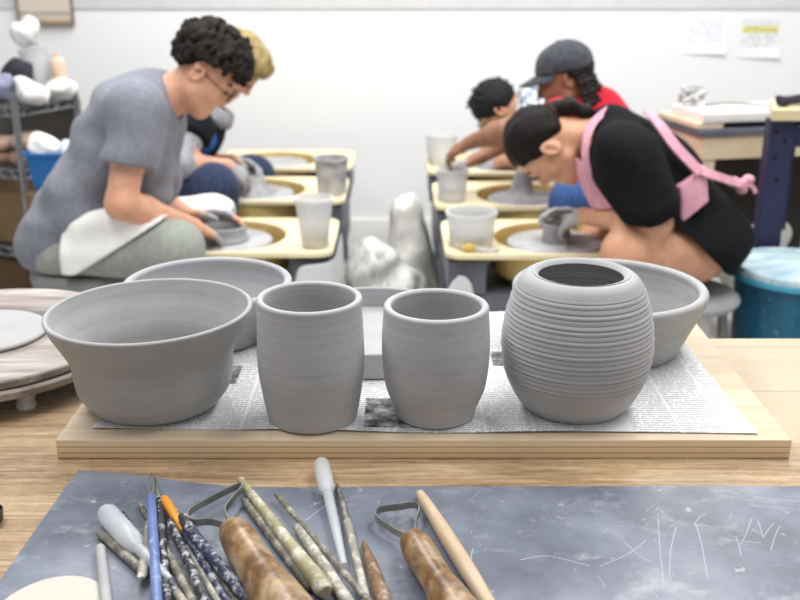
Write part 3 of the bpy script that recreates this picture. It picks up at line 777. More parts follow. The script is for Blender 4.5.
# cartons low on the shelf
def carton(label, c, s, rz, mat=M_CARD, name='cardboard_box'):
    bm = bmesh.new(); box(bm, c, s, rz, bev=.003)
    for dz in (.0,): box(bm, (c[0], c[1], c[2]+s[2]/2), (s[0]*.98, .05, .002), rz)
    tag(obj(name, bm, mat, smooth=False), label, 'box')
ang = math.atan2(l.y, l.x)
p = on(.22, .17, SH[2]+.004); carton('brown cardboard box on the lowest wire shelf', (p.x, p.y, p.z+.10), (.36, .26, .20), ang)
p = on(.25, .15, 0); carton('dark brown cardboard box on the floor under the wire shelf', (p.x, p.y, .086), (.36, .24, .168), ang, plain('dark_cardboard', (92, 70, 50), .8, var=.1))
# blue tub on a crate in front of the shelf
bc_ = at_y(58, 166, 3.42); bz = at_y(58, 188, 3.42).z
M_BLUE = plain('blue_plastic', (28, 104, 176), .4, 0, .4, var=.05)
p = bc_
bm = bmesh.new()
def rr4(hx, hy, r, z, n_=40): return [Vector((x, y, z)) for x, y in rrect(p.x, p.y, hx, hy, r, n_)]
H = .135
rings(bm, [rr4(.072, .06, .02, bz), rr4(.09, .075, .025, bz+H-.012), rr4(.098, .083, .03, bz+H-.01), rr4(.098, .083, .03, bz+H), rr4(.088, .073, .024, bz+H), rr4(.070, .058, .019, bz+.006)], True)
o = obj('blue_tub', bm, M_BLUE); tag(o, 'blue plastic tub full of white bags beside the wire shelf', 'tub')
pile('plastic_bag', 'white plastic bag heaped on the left in the blue tub', 'bag', [(Vector((p.x-.03, p.y, bz+H-.015)), (.045, .05, .05)), (Vector((p.x-.05, p.y, bz+H+.03)), (.03, .035, .03))], M_WBAG, .009, seed=21)
pile('plastic_bag', 'pale bluish bag heaped on the right in the blue tub', 'bag', [(Vector((p.x+.045, p.y, bz+H-.012)), (.038, .05, .045))], plain('bluish_bag', (206, 216, 228), .6, var=.06), .005, seed=22)
bm = bmesh.new(); box(bm, (p.x, p.y, bz/2-.0005), (.19, .17, bz-.002), bev=.004)
for k in range(3): box(bm, (p.x, p.y-.086, bz*(.2+.3*k)), (.185, .008, bz*.2))
o = obj('wooden_crate', bm, M_CARD, smooth=False); tag(o, 'brown crate under the blue tub beside the wire shelf', 'crate')
# ================================================================== framed picture and notices on the wall
n = N('faded_print'); sep = n.n('SeparateXYZ', {0: n.tc.outputs['Object']}); Zc = sep.outputs[2]; Xc = sep.outputs[0]
band = n.math('ADD', Zc, n.math('MULTIPLY', n.noise(n.coord((1, 1, 3)), 22, 4), .03))
c = n.ramp(n.math('MULTIPLY', band, 4.5), [(.02, (150, 120, 84)), (.10, (196, 168, 126)), (.16, (214, 204, 190)), (.26, (166, 158, 148)), (.30, (214, 202, 188)), (.6, (222, 206, 192)), (1, (226, 214, 202))])
n.color(c); M_PRINT = n.set(.6, 0, .3)
a = at_y(21, 23.5, WALL_Y); b = at_y(71, -16, WALL_Y)
t = thing('framed_picture', ((a.x+b.x)/2, WALL_Y-.001, a.z), 'faded beige picture with thin dark frame hung on the wall', 'picture')
bm = bmesh.new(); box(bm, ((a.x+b.x)/2, WALL_Y-.014, (a.z+b.z)/2), (b.x-a.x-.012, .02, b.z-a.z-.012)); obj('canvas', bm, M_PRINT, t, smooth=False)
bm = bmesh.new(); F_ = .008
for cx_, cz, sx, sz in (((a.x+b.x)/2, a.z, b.x-a.x, F_), ((a.x+b.x)/2, b.z, b.x-a.x, F_), (a.x, (a.z+b.z)/2, F_, b.z-a.z+F_), (b.x, (a.z+b.z)/2, F_*.6, b.z-a.z+F_)):
    box(bm, (cx_, WALL_Y-.0155, cz), (sx, .03, sz))
obj('frame', bm, plain('dark_frame', (138, 124, 112), .5), t, smooth=False)
def notice(label, x0, y0, x1, y1, txt, hl=None, seed=1, tone=(240, 240, 240), tilt=0):
    a = at_y(x0, y1, WALL_Y); b = at_y(x1, y0, WALL_Y)
    n = N('notice_paper'); sep = n.n('SeparateXYZ', {0: n.tc.outputs['Object']}); Z_ = sep.outputs[2]; X_ = sep.outputs[0]
    W, Hh = b.x-a.x, b.z-a.z
    row = n.math('FLOOR', n.math('MULTIPLY', Z_, 1/.016)); fr = n.math('FRACT', n.math('MULTIPLY', Z_, 1/.016))
    ln = n.math('MULTIPLY', n.math('GREATER_THAN', fr, .3), n.math('LESS_THAN', fr, .7))
    wd = n.math('GREATER_THAN', n.noise(n.n('CombineXYZ', {0: n.math('MULTIPLY', X_, 110), 1: n.math('ADD', n.math('MULTIPLY', row, 5.1), seed)}).outputs[0], 1, 2), .47)
    ins = n.math('LESS_THAN', n.math('ABSOLUTE', X_), W*.40)
    up = n.math('MULTIPLY', n.math('GREATER_THAN', Z_, Hh*.26), n.math('LESS_THAN', Z_, Hh*.9))
    c = n.mix(n.math('MULTIPLY', n.math('MULTIPLY', n.math('MULTIPLY', ln, wd), n.math('MULTIPLY', ins, up)), txt), tone, (120, 124, 140))
    if hl:
        m = n.math('MULTIPLY', n.math('MULTIPLY', n.math('GREATER_THAN', Z_, Hh*hl[0]), n.math('LESS_THAN', Z_, Hh*hl[1])), n.math('LESS_THAN', n.math('ABSOLUTE', X_), W*.41))
        c = n.mix(n.math('MULTIPLY', m, .8), c, (240, 232, 90), 'MULTIPLY')
    n.color(c); M = n.set(.7, 0, .2)
    bm = bmesh.new(); g = []
    for i in range(9):
        r = []
        for j in range(9):
            u, v = i/8, j/8; curl = .012*max(0, 1-v*4)*u
            r.append(bm.verts.new((a.x+(b.x-a.x)*u, WALL_Y-.002-curl, a.z+(b.z-a.z)*v)))
        g.append(r)
    for i in range(8):
        for j in range(8): bm.faces.new((g[i][j], g[i+1][j], g[i+1][j+1], g[i][j+1]))
    ex = bmesh.ops.extrude_face_region(bm, geom=bm.faces[:])
    for vv in [q for q in ex['geom'] if isinstance(q, bmesh.types.BMVert)]: vv.co.y += .001
    tag(obj('notice', bm, M), label, 'notice')
notice('white notice with pale bluish print taped to the back wall', 682, 12, 729, 54, .35, seed=3, tone=(242, 243, 246))
notice('white printed notice with a yellow highlighted line on the wall', 735, 16, 784, 58, .6, hl=(.60, .76), seed=9, tone=(240, 240, 240))
# ================================================================== table, shelf and bin at the right
M_NAVY = plain('navy_steel', (52, 54, 84), .45, .2, var=.12)
M_HOLE = plain('bolt_black', (18, 18, 22), .6)
M_TOPW = wood('bench_top_wood', [(.3, (206, 186, 142)), (.7, (230, 214, 176))], (2, 16, 16))
tc_ = at_y(784, 122, 3.07)
zt2 = at_y(784, 112, 3.0).z
t = thing('steel_bench', (tc_.x+.4, 3.25, 0), 'wooden topped bench with a navy blue steel leg at right', 'bench')
bm = bmesh.new(); PL = [(tc_.x-.05, 3.04), (tc_.x+.95, 3.04), (tc_.x+1.03, 3.29), (tc_.x+.03, 3.29)]
rings(bm, [[Vector((x, y, zt2-.032)) for x, y in PL], [Vector((x, y, zt2)) for x, y in PL]]); obj('benchtop', bm, M_TOPW, t, smooth=False)
for (x, y) in ((tc_.x, 3.10), (tc_.x+.07, 3.25), (tc_.x+.86, 3.10), (tc_.x+.93, 3.25)):
    bm = bmesh.new(); box(bm, (x, y, (zt2-.0325)/2), (.075, .055, zt2-.0335), bev=.003)
    lg = obj('leg', bm, M_NAVY, t, smooth=False)
    for dx, dz in ((-.018, .07), (.012, .10), (-.014, .15), (.0, .22)):
        bm = bmesh.new(); rod(bm, (x+dx, y-.0275, zt2-dz), (x+dx, y-.0295, zt2-dz), [(0, .007), (1, .006)], 12)
        obj('bolt_hole', bm, M_HOLE, lg)
bm = bmesh.new(); box(bm, (tc_.x+.43, 3.10, zt2-.09), (.78, .03, .06)); obj('rail', bm, M_NAVY, t, smooth=False)
M_PAPER = plain('white_paper', (236, 236, 234), .7, var=.03)
def papers(label, c, s, rz, mat, name, cat):
    bm = bmesh.new()
    for k in range(4): box(bm, (c[0]+.004*(k % 2), c[1]+.003*k, c[2]+s[2]*(k+.5)/4), (s[0], s[1], s[2]/4.4), rz+.03*(k-1.5), bev=.0005)
    return tag(obj(name, bm, mat, smooth=False), label, cat)
papers('small stack of white papers on the navy legged bench', (tc_.x+.14, 3.16, zt2+.0005), (.15, .13, .016), .15, M_PAPER, 'paper_stack', 'papers')
S = Solid(.004); c0 = Vector((tc_.x-.0, 3.11, zt2+.016))
S.cone(c0, c0+Vector((.06, .02, .006)), .016, .014, k=.01).cone(c0+Vector((-.012, .0, .014)), c0+Vector((.01, .01, -.006)), .008, .01, k=.01); S.disp = folds(4, .002, 90)
tag(S.build('black_cloth', M_DARKC), 'black crumpled cloth at the corner of the navy legged bench', 'cloth')
# wedging table with plaster slab
def robj(name, bm, *a, **k):
    bmesh.ops.rotate(bm, verts=bm.verts[:], cent=(WT.x, 3.5, 0), matrix=Matrix.Rotation(math.radians(12), 3, 'Z')); return obj(name, bm, *a, **k)
WT = at_y(703, 137, 3.5); x0 = WT.x
zs = lambda py: at_y(703, py, 3.5).z
M_BEIGE = wood('pale_board', [(.3, (214, 192, 156)), (.7, (234, 218, 190))], (2, 16, 16))
t = thing('wedging_table', (x0+.30, 3.74, 0), 'wooden wedging table with dark slate top behind the navy leg', 'table')
zA, zB, zC = zs(160), zs(137), zs(130)
bm = bmesh.new(); 
box(bm, (x0+.35, 3.512, (zA+zB)/2), (.70, .024, zB-zA)); box(bm, (x0+.012, 3.675, (zA+zB)/2), (.024, .30, zB-zA)); box(bm, (x0+.688, 3.675, (zA+zB)/2), (.024, .30, zB-zA)); box(bm, (x0+.35, 3.838, (zA+zB)/2), (.70, .024, zB-zA))
robj('apron', bm, M_BEIGE, t, smooth=False)
bm = bmesh.new(); box(bm, (x0+.35, 3.675, (zB+zC)/2+.0005), (.73, .37, zC-zB-.001), bev=.003); robj('slate_top', bm, plain('slate_top', (98, 102, 114), .5, var=.2, scale=30), t)
for (x, y) in ((x0+.03, 3.53), (x0+.67, 3.53), (x0+.03, 3.82), (x0+.67, 3.82)):
    bm = bmesh.new(); box(bm, (x, y, zA/2), (.055, .05, zA-.001)); robj('leg', bm, M_BEIGE, t, smooth=False)
bm = bmesh.new(); box(bm, (x0+.35, 3.80, zA*.55), (.58, .02, zA*.8)); robj('cavity_shade_board', bm, plain('cavity_shade', (58, 54, 50), .7), t, smooth=False)  # added dark board, stands for the shade in the open space below
zD, zE = zs(124), zs(114)
bm = bmesh.new(); box(bm, (x0+.03, 3.66, (zC+zD)/2+.0008), (.10, .3, zD-zC-.001), bev=.002); tag(robj('wood_spacer', bm, M_BEIGE, smooth=False), 'thin tan plank between the slate top and plaster slab', 'plank')
bm = bmesh.new(); box(bm, (x0+.52, 3.66, (zC+zD)/2+.0008), (.10, .3, zD-zC-.001), bev=.002); tag(robj('wood_spacer', bm, M_BEIGE, smooth=False), 'thin plank under the hidden end of the plaster slab', 'plank')
n = N('plaster_slab'); n.color(n.ramp(n.noise(n.coord(), 9, 5, .6), [(.3, (222, 220, 216)), (.7, (240, 239, 236))])); M_SLAB = n.set(.7, 0, .2)
bm = bmesh.new(); box(bm, (x0+.34, 3.63, (zD+zE)/2+.001), (.68, .25, zE-zD-.001), bev=.004); tag(robj('plaster_slab', bm, M_SLAB), 'thick white plaster slab on top of the wedging table', 'slab')
S = Solid(.004); c = at_y(692, 104, 3.68); c.z = zE+.003
rnd = random.Random(5)
pts = [c + Vector((rnd.uniform(-.045, .045), rnd.uniform(-.035, .035), rnd.uniform(.01, .07))) for _ in range(26)]
bm = bmesh.new(); sweep(bm, spline([c+Vector((-.03, 0, .006))]+pts, 5), .0042, seg=6); tag(obj('wire_tangle', bm, plain('dull_wire', (196, 196, 194), .5, .3)), 'tangled ball of grey wire on the white plaster slab', 'wire')
bm = bmesh.new(); q = [at_y(x, y, 3.7) for x, y in ((704, 104), (725, 103), (745, 105), (762, 110), (776, 116))]
q = [Vector((v.x, v.y, zE+.007)) for v in q[:-1]] + [Vector((q[-1].x, q[-1].y, zE+.006))]
q = [v+Vector((0, .05*math.sin(i*1.1)-.02, 0)) for i, v in enumerate(q)]
sweep(bm, spline(q, 6), .0045, seg=8); tag(obj('cable', bm, plain('grey_cable', (150, 148, 142), .5)), 'thin grey cable lying along the white plaster slab', 'cable')
lump('pale grey plastic sack slumped on the floor behind the blue bin', 'plastic_sack', 'bag', [((1.17, 3.26, .13), .10), ((1.26, 3.27, .13), .10), ((1.19, 3.27, .30), .10), ((1.25, 3.27, .42), .07)], M_BAG2, seed=14)
# blue bin
bb = at_y(798, 264, 2.84); bb.z = 0; zl = at_y(798, 264, 2.84).z
n = N('blue_bin'); v = n.noise(n.coord((1, 1, .35)), 9, 5, .6); sp = n.noise(n.coord(), 60, 4, .75)
c = n.ramp(v, [(.3, (22, 74, 100)), (.6, (34, 98, 128)), (.8, (58, 126, 156))])
n.color(n.mix(n.ramp(sp, [(.60, (0, 0, 0)), (.70, (170, 170, 170))]), c, (168, 196, 206))); M_BIN = n.set(.45, 0, .35)
n = N('bin_lid'); v = n.noise(n.coord((1, 3, 1)), 9, 5, .65)
n.color(n.ramp(v, [(.3, (120, 160, 178)), (.5, (176, 196, 202)), (.7, (208, 216, 218))])); M_LID = n.set(.5, 0, .3)
t = thing('storage_bin', bb, 'blue plastic storage bin with clay-dusted lid at right edge', 'bin')
bm = bmesh.new(); lathe(bm, [(0, 0), (.145, 0), (.155, .01), (.176, zl-.03), (.172, zl-.03), (.15, .012), (0, .01)], bb, 56); obj('bin_body', bm, M_BIN, t)
bm = bmesh.new(); lathe(bm, [(.178, zl-.032), (.187, zl-.032), (.190, zl-.026), (.189, zl-.006), (.184, zl), (.172, zl-.001), (.168, zl-.008), (0, zl-.004), (0, zl-.029), (.176, zl-.029), (.178, zl-.032)], bb, 64); ld = obj('lid', bm, M_LID, t)
bm = bmesh.new(); lathe(bm, [(.1865, zl-.036), (.193, zl-.034), (.1935, zl-.024), (.190, zl-.018), (.1865, zl-.02)], bb, 64); obj('lid_rim', bm, plain('blue_rim', (72, 160, 190), .4), ld)
# ================================================================== people
def unit(v): v = Vector(v); return v/v.length
def skin(name, a, b, rough=.5):
    n = N(name)
    n1 = n.noise(n.coord(), 26, 4); base = n.ramp(n1, [(.3, a), (.7, b)])
    at = n.n('Attribute', attribute_name='clay')
    m = n.math('ADD', at.outputs['Fac'], n.math('MULTIPLY', n.math('SUBTRACT', n.noise(n.coord(), 70, 4), .5), .9))
    n.color(n.mix(n.ramp(m, [(.42, (0, 0, 0)), (.58, (255, 255, 255))]), base, (168, 167, 168)))
    n.b.inputs['Subsurface Weight'].default_value = .12; n.b.inputs['Subsurface Radius'].default_value = (.012, .005, .003); n.b.inputs['Subsurface Scale'].default_value = .6
    n.bump(n.noise(n.coord(), 220, 3), .12, .001); return n.set(rough, 0, .35)
def cloth(name, a, b, sc=60, rough=.9):
    n = N(name); n.color(n.ramp(n.noise(n.coord(), sc, 5, .65), [(.3, a), (.7, b)]))
    n.bump(n.noise(n.coord(), 350, 2), .25, .001); n.b.inputs['Sheen Weight'].default_value = .0 if max(b) < 60 else .12; return n.set(rough, 0, .15)
def hairmat(name, a, b, rough=.45, dirsc=(60, 60, 8)):
    n = N(name); v = n.noise(n.coord(dirsc), 1.6, 5, .7, .8); n.color(n.ramp(v, [(.3, a), (.7, b)])); n.bump(v, .6, .006); return n.set(max(rough, .6), 0, .2)
class Head:
    """face-down skull in its own axes: F forward, U crown, L the person's left"""
    def __init__(s, ear, F, side=None, sc=.93):
        s.F = unit(F); s.L = unit(side); s.U = unit(s.F.cross(s.L))*1.0
        if s.U.z < 0 and abs(s.U.z) > .2: pass
        s.o = Vector(ear); s.sc = sc
    def P(s, f, l, u): return s.o + (s.F*f + s.L*l + s.U*u)*s.sc
    def add(s, S, masc=0.):
        c = s.sc; ax = (s.F, s.L, s.U); E = lambda p, r, k=.02, op='+': S.ell(p, ax, [x*c for x in r], k, op)
        E(s.P(-.008, 0, .045), (.100, .077, .088), .03)
        E(s.P(.035, 0, -.03), (.060, .060, .076), .04)
        E(s.P(.052, 0, -.078), (.034, .040, .030), .03)
        S.ball(s.P(.076, 0, -.104), .018*c, .03)
        for q in (1, -1):
            E(s.P(.058, .034*q, -.022), (.026, .025, .024), .025)
            S.cone(s.P(.010, .058*q, -.055), s.P(.068, .022*q, -.098), .016*c, .014*c, .03)
            S.ball(s.P(.102, .032*q, .010), .015*c, .018, '-')
            S.ball(s.P(.086, .031*q, .008), .0135*c, .004)
            S.cone(s.P(.092, .014*q, .028), s.P(.080, .05*q, .026), .009*c, .007*c, .015)
            S.ell(s.P(-.006, .080*q, .002), (s.F*.95-s.U*.3, s.L+s.F*(-.35*q), s.U*.95+s.F*.3), [x*c for x in (.021, .009, .034)], .006)
            S.ell(s.P(-.003, .085*q, .004), ax, [x*c for x in (.010, .005, .019)], .005, '-')
        S.cone(s.P(.090, 0, .018), s.P(.112, 0, -.028), .008*c, .011*c, .014)
        for q in (1, -1): S.ball(s.P(.101, .011*q, -.032), .008*c, .008)
        E(s.P(.090, 0, -.062), (.014, .022, .006), .007); E(s.P(.089, 0, -.073), (.013, .019, .007), .007)
def hand(S, wrist, d, n, side, curl=(.25, .45, .35), size=1., spread=.10, thumb=.5, k=.006):
    """d: towards the fingers, n: out of the back of the hand, side: +1 thumb lies towards d x n"""
    d = unit(d); n = Vector(n); n = unit(n - d*n.dot(d)); s = unit(d.cross(n))*side
    w = Vector(wrist); L = lambda x: x*size
    # s points to the thumb side
    kn = []
    for i, (off, ln) in enumerate(((.030, .088), (.010, .092), (-.010, .088), (-.028, .080))):
        a = w + s*L(off*.55); b = w + d*L(ln) + s*L(off) + n*L(.004 if i in (1, 2) else 0)
        S.cone(a, b, L(.013), L(.0105), .014); kn.append(b)
    S.cone(w+d*L(.02)+s*L(.012), w+d*L(.06)+s*L(.0), L(.013), L(.012), .02)
    lens = ((.043, .025, .021), (.048, .029, .022), (.044, .027, .022), (.034, .020, .019))
    for i, b in enumerate(kn):
        dd = unit(d + s*spread*(1.5-i)); p = b; ang = 0
        for j in range(3):
            ang += curl[j]*(1+.12*(i-1))
            q = p + (dd*math.cos(ang) - n*math.sin(ang))*L(lens[i][j])
            S.cone(p, q, L((.0095, .0085, .0078)[j]), L((.0085, .0078, .0068)[j]), k); p = q
    # thumb leaves the side of the palm near its base
    a = w + d*L(.022) + s*L(.020) - n*L(.004); t1 = a + (d*.62 + s*(.62*thumb+.25) - n*.30).normalized()*L(.044)
    t2 = t1 + (d*.85 + s*(.25*thumb) - n*.30).normalized()*L(.032); t3 = t2 + (d*.92 - s*.05 - n*.35).normalized()*L(.024)
    S.cone(a, t1, L(.015), L(.0115), .012); S.cone(t1, t2, L(.0105), L(.0095), k); S.cone(t2, t3, L(.0095), L(.0075), k)
def near(c, r, soft=.03):
    c = [va(x) for x in c]
    return lambda p: np.max([np.clip((r-np.linalg.norm(p-q, axis=1))/soft+.5, 0, 1) for q in c], 0)
def shoe(S, heel, toe):
    heel, toe = Vector(heel), Vector(toe); m = heel.lerp(toe, .5)
    S.cone(heel, m, .036, .040, .02).cone(m, toe, .040, .032, .02).cone(heel+Vector((0, 0, .03)), m+Vector((0, 0, .02)), .034, .030, .02)
    z = heel.z-.034; S.cuts.append(lambda X, Y, Z: z-Z+0*X+0*Y)
def eyes(h, parent, name='eye'):
    for q in (1, -1):
        bm = bmesh.new(); bmesh.ops.create_uvsphere(bm, u_segments=16, v_segments=12, radius=.0118*h.sc, matrix=Matrix.Translation(h.P(.0905, .031*q, .008)))
        obj(name, bm, M_EYE, parent, base=False)
M_EYE = plain('dark_eye', (60, 48, 42), .15, 0, .5)
def brows(h, mat, parent):
    for q in (1, -1):
        bm = bmesh.new(); sweep(bm, spline([h.P(.098, .014*q, .030), h.P(.095, .032*q, .036), h.P(.083, .052*q, .030)], 6), .0035, .0028, seg=6); obj('eyebrow', bm, mat, parent)
FOLLOW = Vector((0, 0, 1))
# ------------------------------------------------------------------ the person in the grey T-shirt
def person_grey():
    J = at_y
    ear = J(198, 75, 2.785); h = Head(ear + Vector((0, .071, 0)), (.73, 0, -.68), (0, 1, 0), .87)   # faces +x, left is away from the camera
    pel, mid, che, c7 = J(77, 243, 2.88), J(95, 192, 2.87), J(124, 136, 2.86), J(160, 99, 2.86)
    sr, sl = J(137, 108, 2.70), J(152, 106, 3.03)
    er, el = J(121, 204, 2.62), J(150, 196, 3.08)
    wr, wl = J(194, 227, 2.80), J(192, 218, 3.07)
    hr, hl = pel + Vector((.02, -.095, -.01)), pel + Vector((.02, .095, -.01))
    kr, kl = J(175, 250, 2.66), J(212, 224, 3.20)
    ar, al = Vector((kr.x+.02, kr.y+.03, .10)), Vector((kl.x+.04, kl.y-.02, .10))
    root = thing('person', (pel.x, pel.y, 0), 'person with curly dark hair and glasses in grey T-shirt shaping wet clay', 'person', 'people at the wheels')
    ax = lambda a, b: (unit(Vector(b)-Vector(a)), Vector((0, 1, 0)), unit((Vector(b)-Vector(a)).cross(Vector((0, 1, 0)))))
    T = Solid(.0045)      # trunk, shared by skin and shirt
    T.ell(pel.lerp(mid, .15), ax(pel, mid), (.13, .165, .125)); T.ell(mid, ax(pel, mid), (.16, .155, .104), .06)
    T.ell(che, ax(mid, c7), (.17, .165, .112), .06); T.cone(sr, sl, .062, .062, .06); T.cone(che, c7, .09, .06, .05)
    A = Solid(); 
    for s_, e_, w_ in ((sr, er, wr), (sl, el, wl)):
        A.cone(s_, s_.lerp(e_, .5), .052, .046, .03).cone(s_.lerp(e_, .5), e_, .046, .040, .02).cone(e_, e_.lerp(w_, .3), .041, .041, .02).cone(e_.lerp(w_, .3), w_, .041, .026, .02)
    B = Solid(.0036); B.grow(T, -.012); B.grow(A)
    B.chain([c7, ear+Vector((-.012, .071, -.03)), ear+Vector((.02, .071, .0))], [.062, .055, .05], .03)
    h.add(B)
    pc = Vector((WL[0][0], WL[0][1], HZ))
    hand(B, wr, pc+Vector((-.02, -.075, .035))-wr, Vector((-.15, -.75, .65)), -1, (.15, .30, .3), 1.0, .08)
    hand(B, wl, pc+Vector((.0, .075, .055))-wl, Vector((-.1, .7, .7)), 1, (.25, .35, .3), 1.0, .08)
    for a, b, c in ((hr, kr, ar), (hl, kl, al)): B.cone(a, b, .075, .055, .04).cone(b, c, .052, .036, .03)
    B.cuts.append(lambda X, Y, Z: np.where(X+0*Y+0*Z < pel.x+.2, SZ1+.008-Z+0*X+0*Y, -.2))
    B.build('body', skin('fair_skin', (208, 150, 122), (224, 172, 144)), root, clay=near([wr+(pc-wr)*.75+Vector((0, -.03, .03)), wl+(pc-wl)*.55+Vector((.03, 0, .03)), pc], .058, .05))
    # T-shirt: loose, wide half sleeves, hem hanging behind
    S = Solid(.0045); S.grow(T, .014)
    for y_ in (2.79, 2.87, 2.95): S.cone(J(136, 116, y_), J(54, 240, y_), .088, .085, .05)
    S.cone(J(140, 128, 2.80), J(148, 188, 2.82), .080, .075, .07).cone(J(158, 126, 2.98), J(158, 186, 2.98), .065, .065, .07)
    S.cone(J(72, 215, 2.76), J(42, 243, 2.78), .075, .05, .06).cone(J(72, 215, 2.98), J(42, 243, 2.97), .075, .05, .06).cone(J(38, 240, 2.80), J(38, 240, 2.96), .046, .046, .05)
    S.cone(sl, J(168, 112, 2.93), .05, .035, .04)
    for s_, e_, w_ in ((sr, er, 1), (sl, el, 1)):
        m_ = s_.lerp(e_, .60); d_ = unit(e_-s_)
        S.cone(s_, m_, .070, .074, .04, flat=True); S.cone(m_+d_*.046, m_+d_*.09, .058, .060, 0, '-')
    S.grow(A, .004, 0, '-') if False else None
    nk = ear+Vector((.0, .071, -.02)); S.cone(c7+Vector((.045, 0, .01)), nk, .060, .085, .0, '-')
    S.disp = folds(11, .0085, 33, 9)
    S.build('t_shirt', cloth('grey_jersey', (118, 120, 130), (136, 138, 148)), root)
    # trousers
    L_ = Solid(.005)
    L_.ell(pel, ((1, 0, 0), (0, 1, 0), (0, 0, 1)), (.135, .185, .115)); 
    for a, b, c in ((hr, kr, ar), (hl, kl, al)): L_.cone(a, b, .098, .080, .05).cone(b, c, .078, .066, .03, flat=True)
    zz = SZ1 + .004; hipx = pel.x+.22
    L_.cuts.append(lambda X, Y, Z: np.where(X+0*Y+0*Z < hipx, zz-Z+0*X+0*Y, -.2))
    S = Solid(.005); S.pr = list(L_.pr); S.cuts = L_.cuts; S.disp = folds(21, .006, 27, 7, axis=kr-hr); S.build('trousers', cloth('khaki_cotton', (140, 144, 136), (160, 164, 156)), root)
    for a, b in ((ar, kr), (al, kl)):
        S = Solid(.005); shoe(S, (a.x-.04, a.y, .036), (a.x+.16, a.y, .034)); S.build('shoe', plain('brown_shoe', (86, 72, 60), .6), root)
    # curly hair: a cap of small ringlets
    M_H = hairmat('curly_dark_hair', (20, 16, 15), (50, 43, 40), .8, (1, 1, 1))
    rnd = random.Random(2); S = Solid(.003)
    S.ell(h.P(-.022, 0, .055), (h.F, h.L, h.U), (.102*.87, .082*.87, .088*.87), .02)
    cnt = 0
    while cnt < 480:
        v = Vector((rnd.gauss(0, 1), rnd.gauss(0, 1), rnd.gauss(0, 1))).normalized()
        f, l, u = v.x, v.y, v.z
        if f > .62 and u < .14: continue
        if f > -.25 and f < .62 and u < .05: continue
        if u < -.35 and f > -.35: continue
        if u < -.62: continue
        q = 1.08 + rnd.uniform(-.02, .14) + (.07 if u > .15 else 0) + (.12 if f > .25 else 0) - (.06 if f < -.5 and u < .2 else 0)
        c = h.P(-.012+.100*f*q, .080*l*q, .048+.092*u*q); cnt += 1
        a = Vector((rnd.gauss(0, 1), rnd.gauss(0, 1), rnd.gauss(0, 1))).normalized(); b = a.orthogonal().normalized(); r = rnd.uniform(.005, .010)
        for k_ in range(6):
            t0, t1 = k_*1.1, (k_+1)*1.1
            S.cone(c+(a*math.cos(t0)+b*math.sin(t0))*r, c+(a*math.cos(t1)+b*math.sin(t1))*r, .0048, .0046, .005)
    for q in (1, -1): S.ell(h.P(.002, .088*q, .0), (h.F, h.L, h.U), (.030, .03, .042), .01, '-'); S.ell(h.P(.07, .06*q, -.02), (h.F, h.L, h.U), (.055, .05, .045), .01, '-')
    S.build('hair', M_H, root, relax=1)
    eyes(h, root); brows(h, M_H, root)
    # glasses
    M_G = plain('dark_glasses_frame', (56, 34, 34), .3, 0, .5); g = None
    bm = bmesh.new()
    for q in (1, -1):
        sweep(bm, [h.P(.116-.004*math.cos(a)*q*q, .033*q+.024*math.cos(a), .006+.018*math.sin(a)) for a in [k_*math.pi/12 for k_ in range(25)]], .0016, seg=6, cap=False)
        sweep(bm, [h.P(.112, .057*q, .012), h.P(.09, .076*q, .013), h.P(.01, .084*q, .018), h.P(-.02, .083*q, .006)], .0017, seg=6)
    sweep(bm, [h.P(.116, .009, .010), h.P(.120, 0, .013), h.P(.116, -.009, .010)], .0016, seg=6)
    obj('glasses', bm, M_G, root)
    # white towel over the lap
    S = Solid(.005); S.grow(L_, .014); S.cone(hr.lerp(kr, .35)+Vector((0, .05, .045)), hl.lerp(kl, .5)+Vector((0, -.03, .05)), .06, .06, .05)
    f0_, f1_ = hr+Vector((.03, -.095, .03)), hr+Vector((.045, -.115, -.075))
    S.cone(f0_, f1_, .045, .030, .04); S.cone(f0_+Vector((.07, 0, 0)), f1_+Vector((.05, -.0, .005)), .045, .026, .04)
    S.cone(J(82, 226, 2.69), J(124, 216, 2.66), .034, .034, .05)
    S.grow(L_, .0015, 0, '-')
    P1, P2 = J(88, 268, 2.62), J(172, 214, 2.62)      # lower edge of the towel on the near thigh
    e1 = unit(P2-P1); nrm = Vector((e1.z, 0, -e1.x)); nrm = nrm if nrm.z < 0 else -nrm
    xl = J(64, 240, 2.70).x; yd = (kr.y+kl.y)/2; x2 = J(233, 210, 3.2).x; za = J(66, 272, 2.68).z
    S.cuts.append(lambda X, Y, Z: np.where(Y+0*X+0*Z < yd-.05, (X-P1.x)*nrm.x+(Z-P1.z)*nrm.z+0*Y, -.3))
    S.cuts.append(lambda X, Y, Z: xl-X+0*Y+0*Z); S.cuts.append(lambda X, Y, Z: X-x2+0*Y+0*Z); S.cuts.append(lambda X, Y, Z: za-Z+0*X+0*Y)
    zl = J(225, 222, 3.15).z
    S.cuts.append(lambda X, Y, Z: np.where(Y+0*X+0*Z >= yd-.05, zl-Z+0*X+0*Y, -.3))
    o = S.build('towel', cloth('white_towel', (232, 231, 226), (242, 241, 238), 40)); tag(o, 'white towel spread over the lap of the person in grey shirt', 'towel')
person_grey()

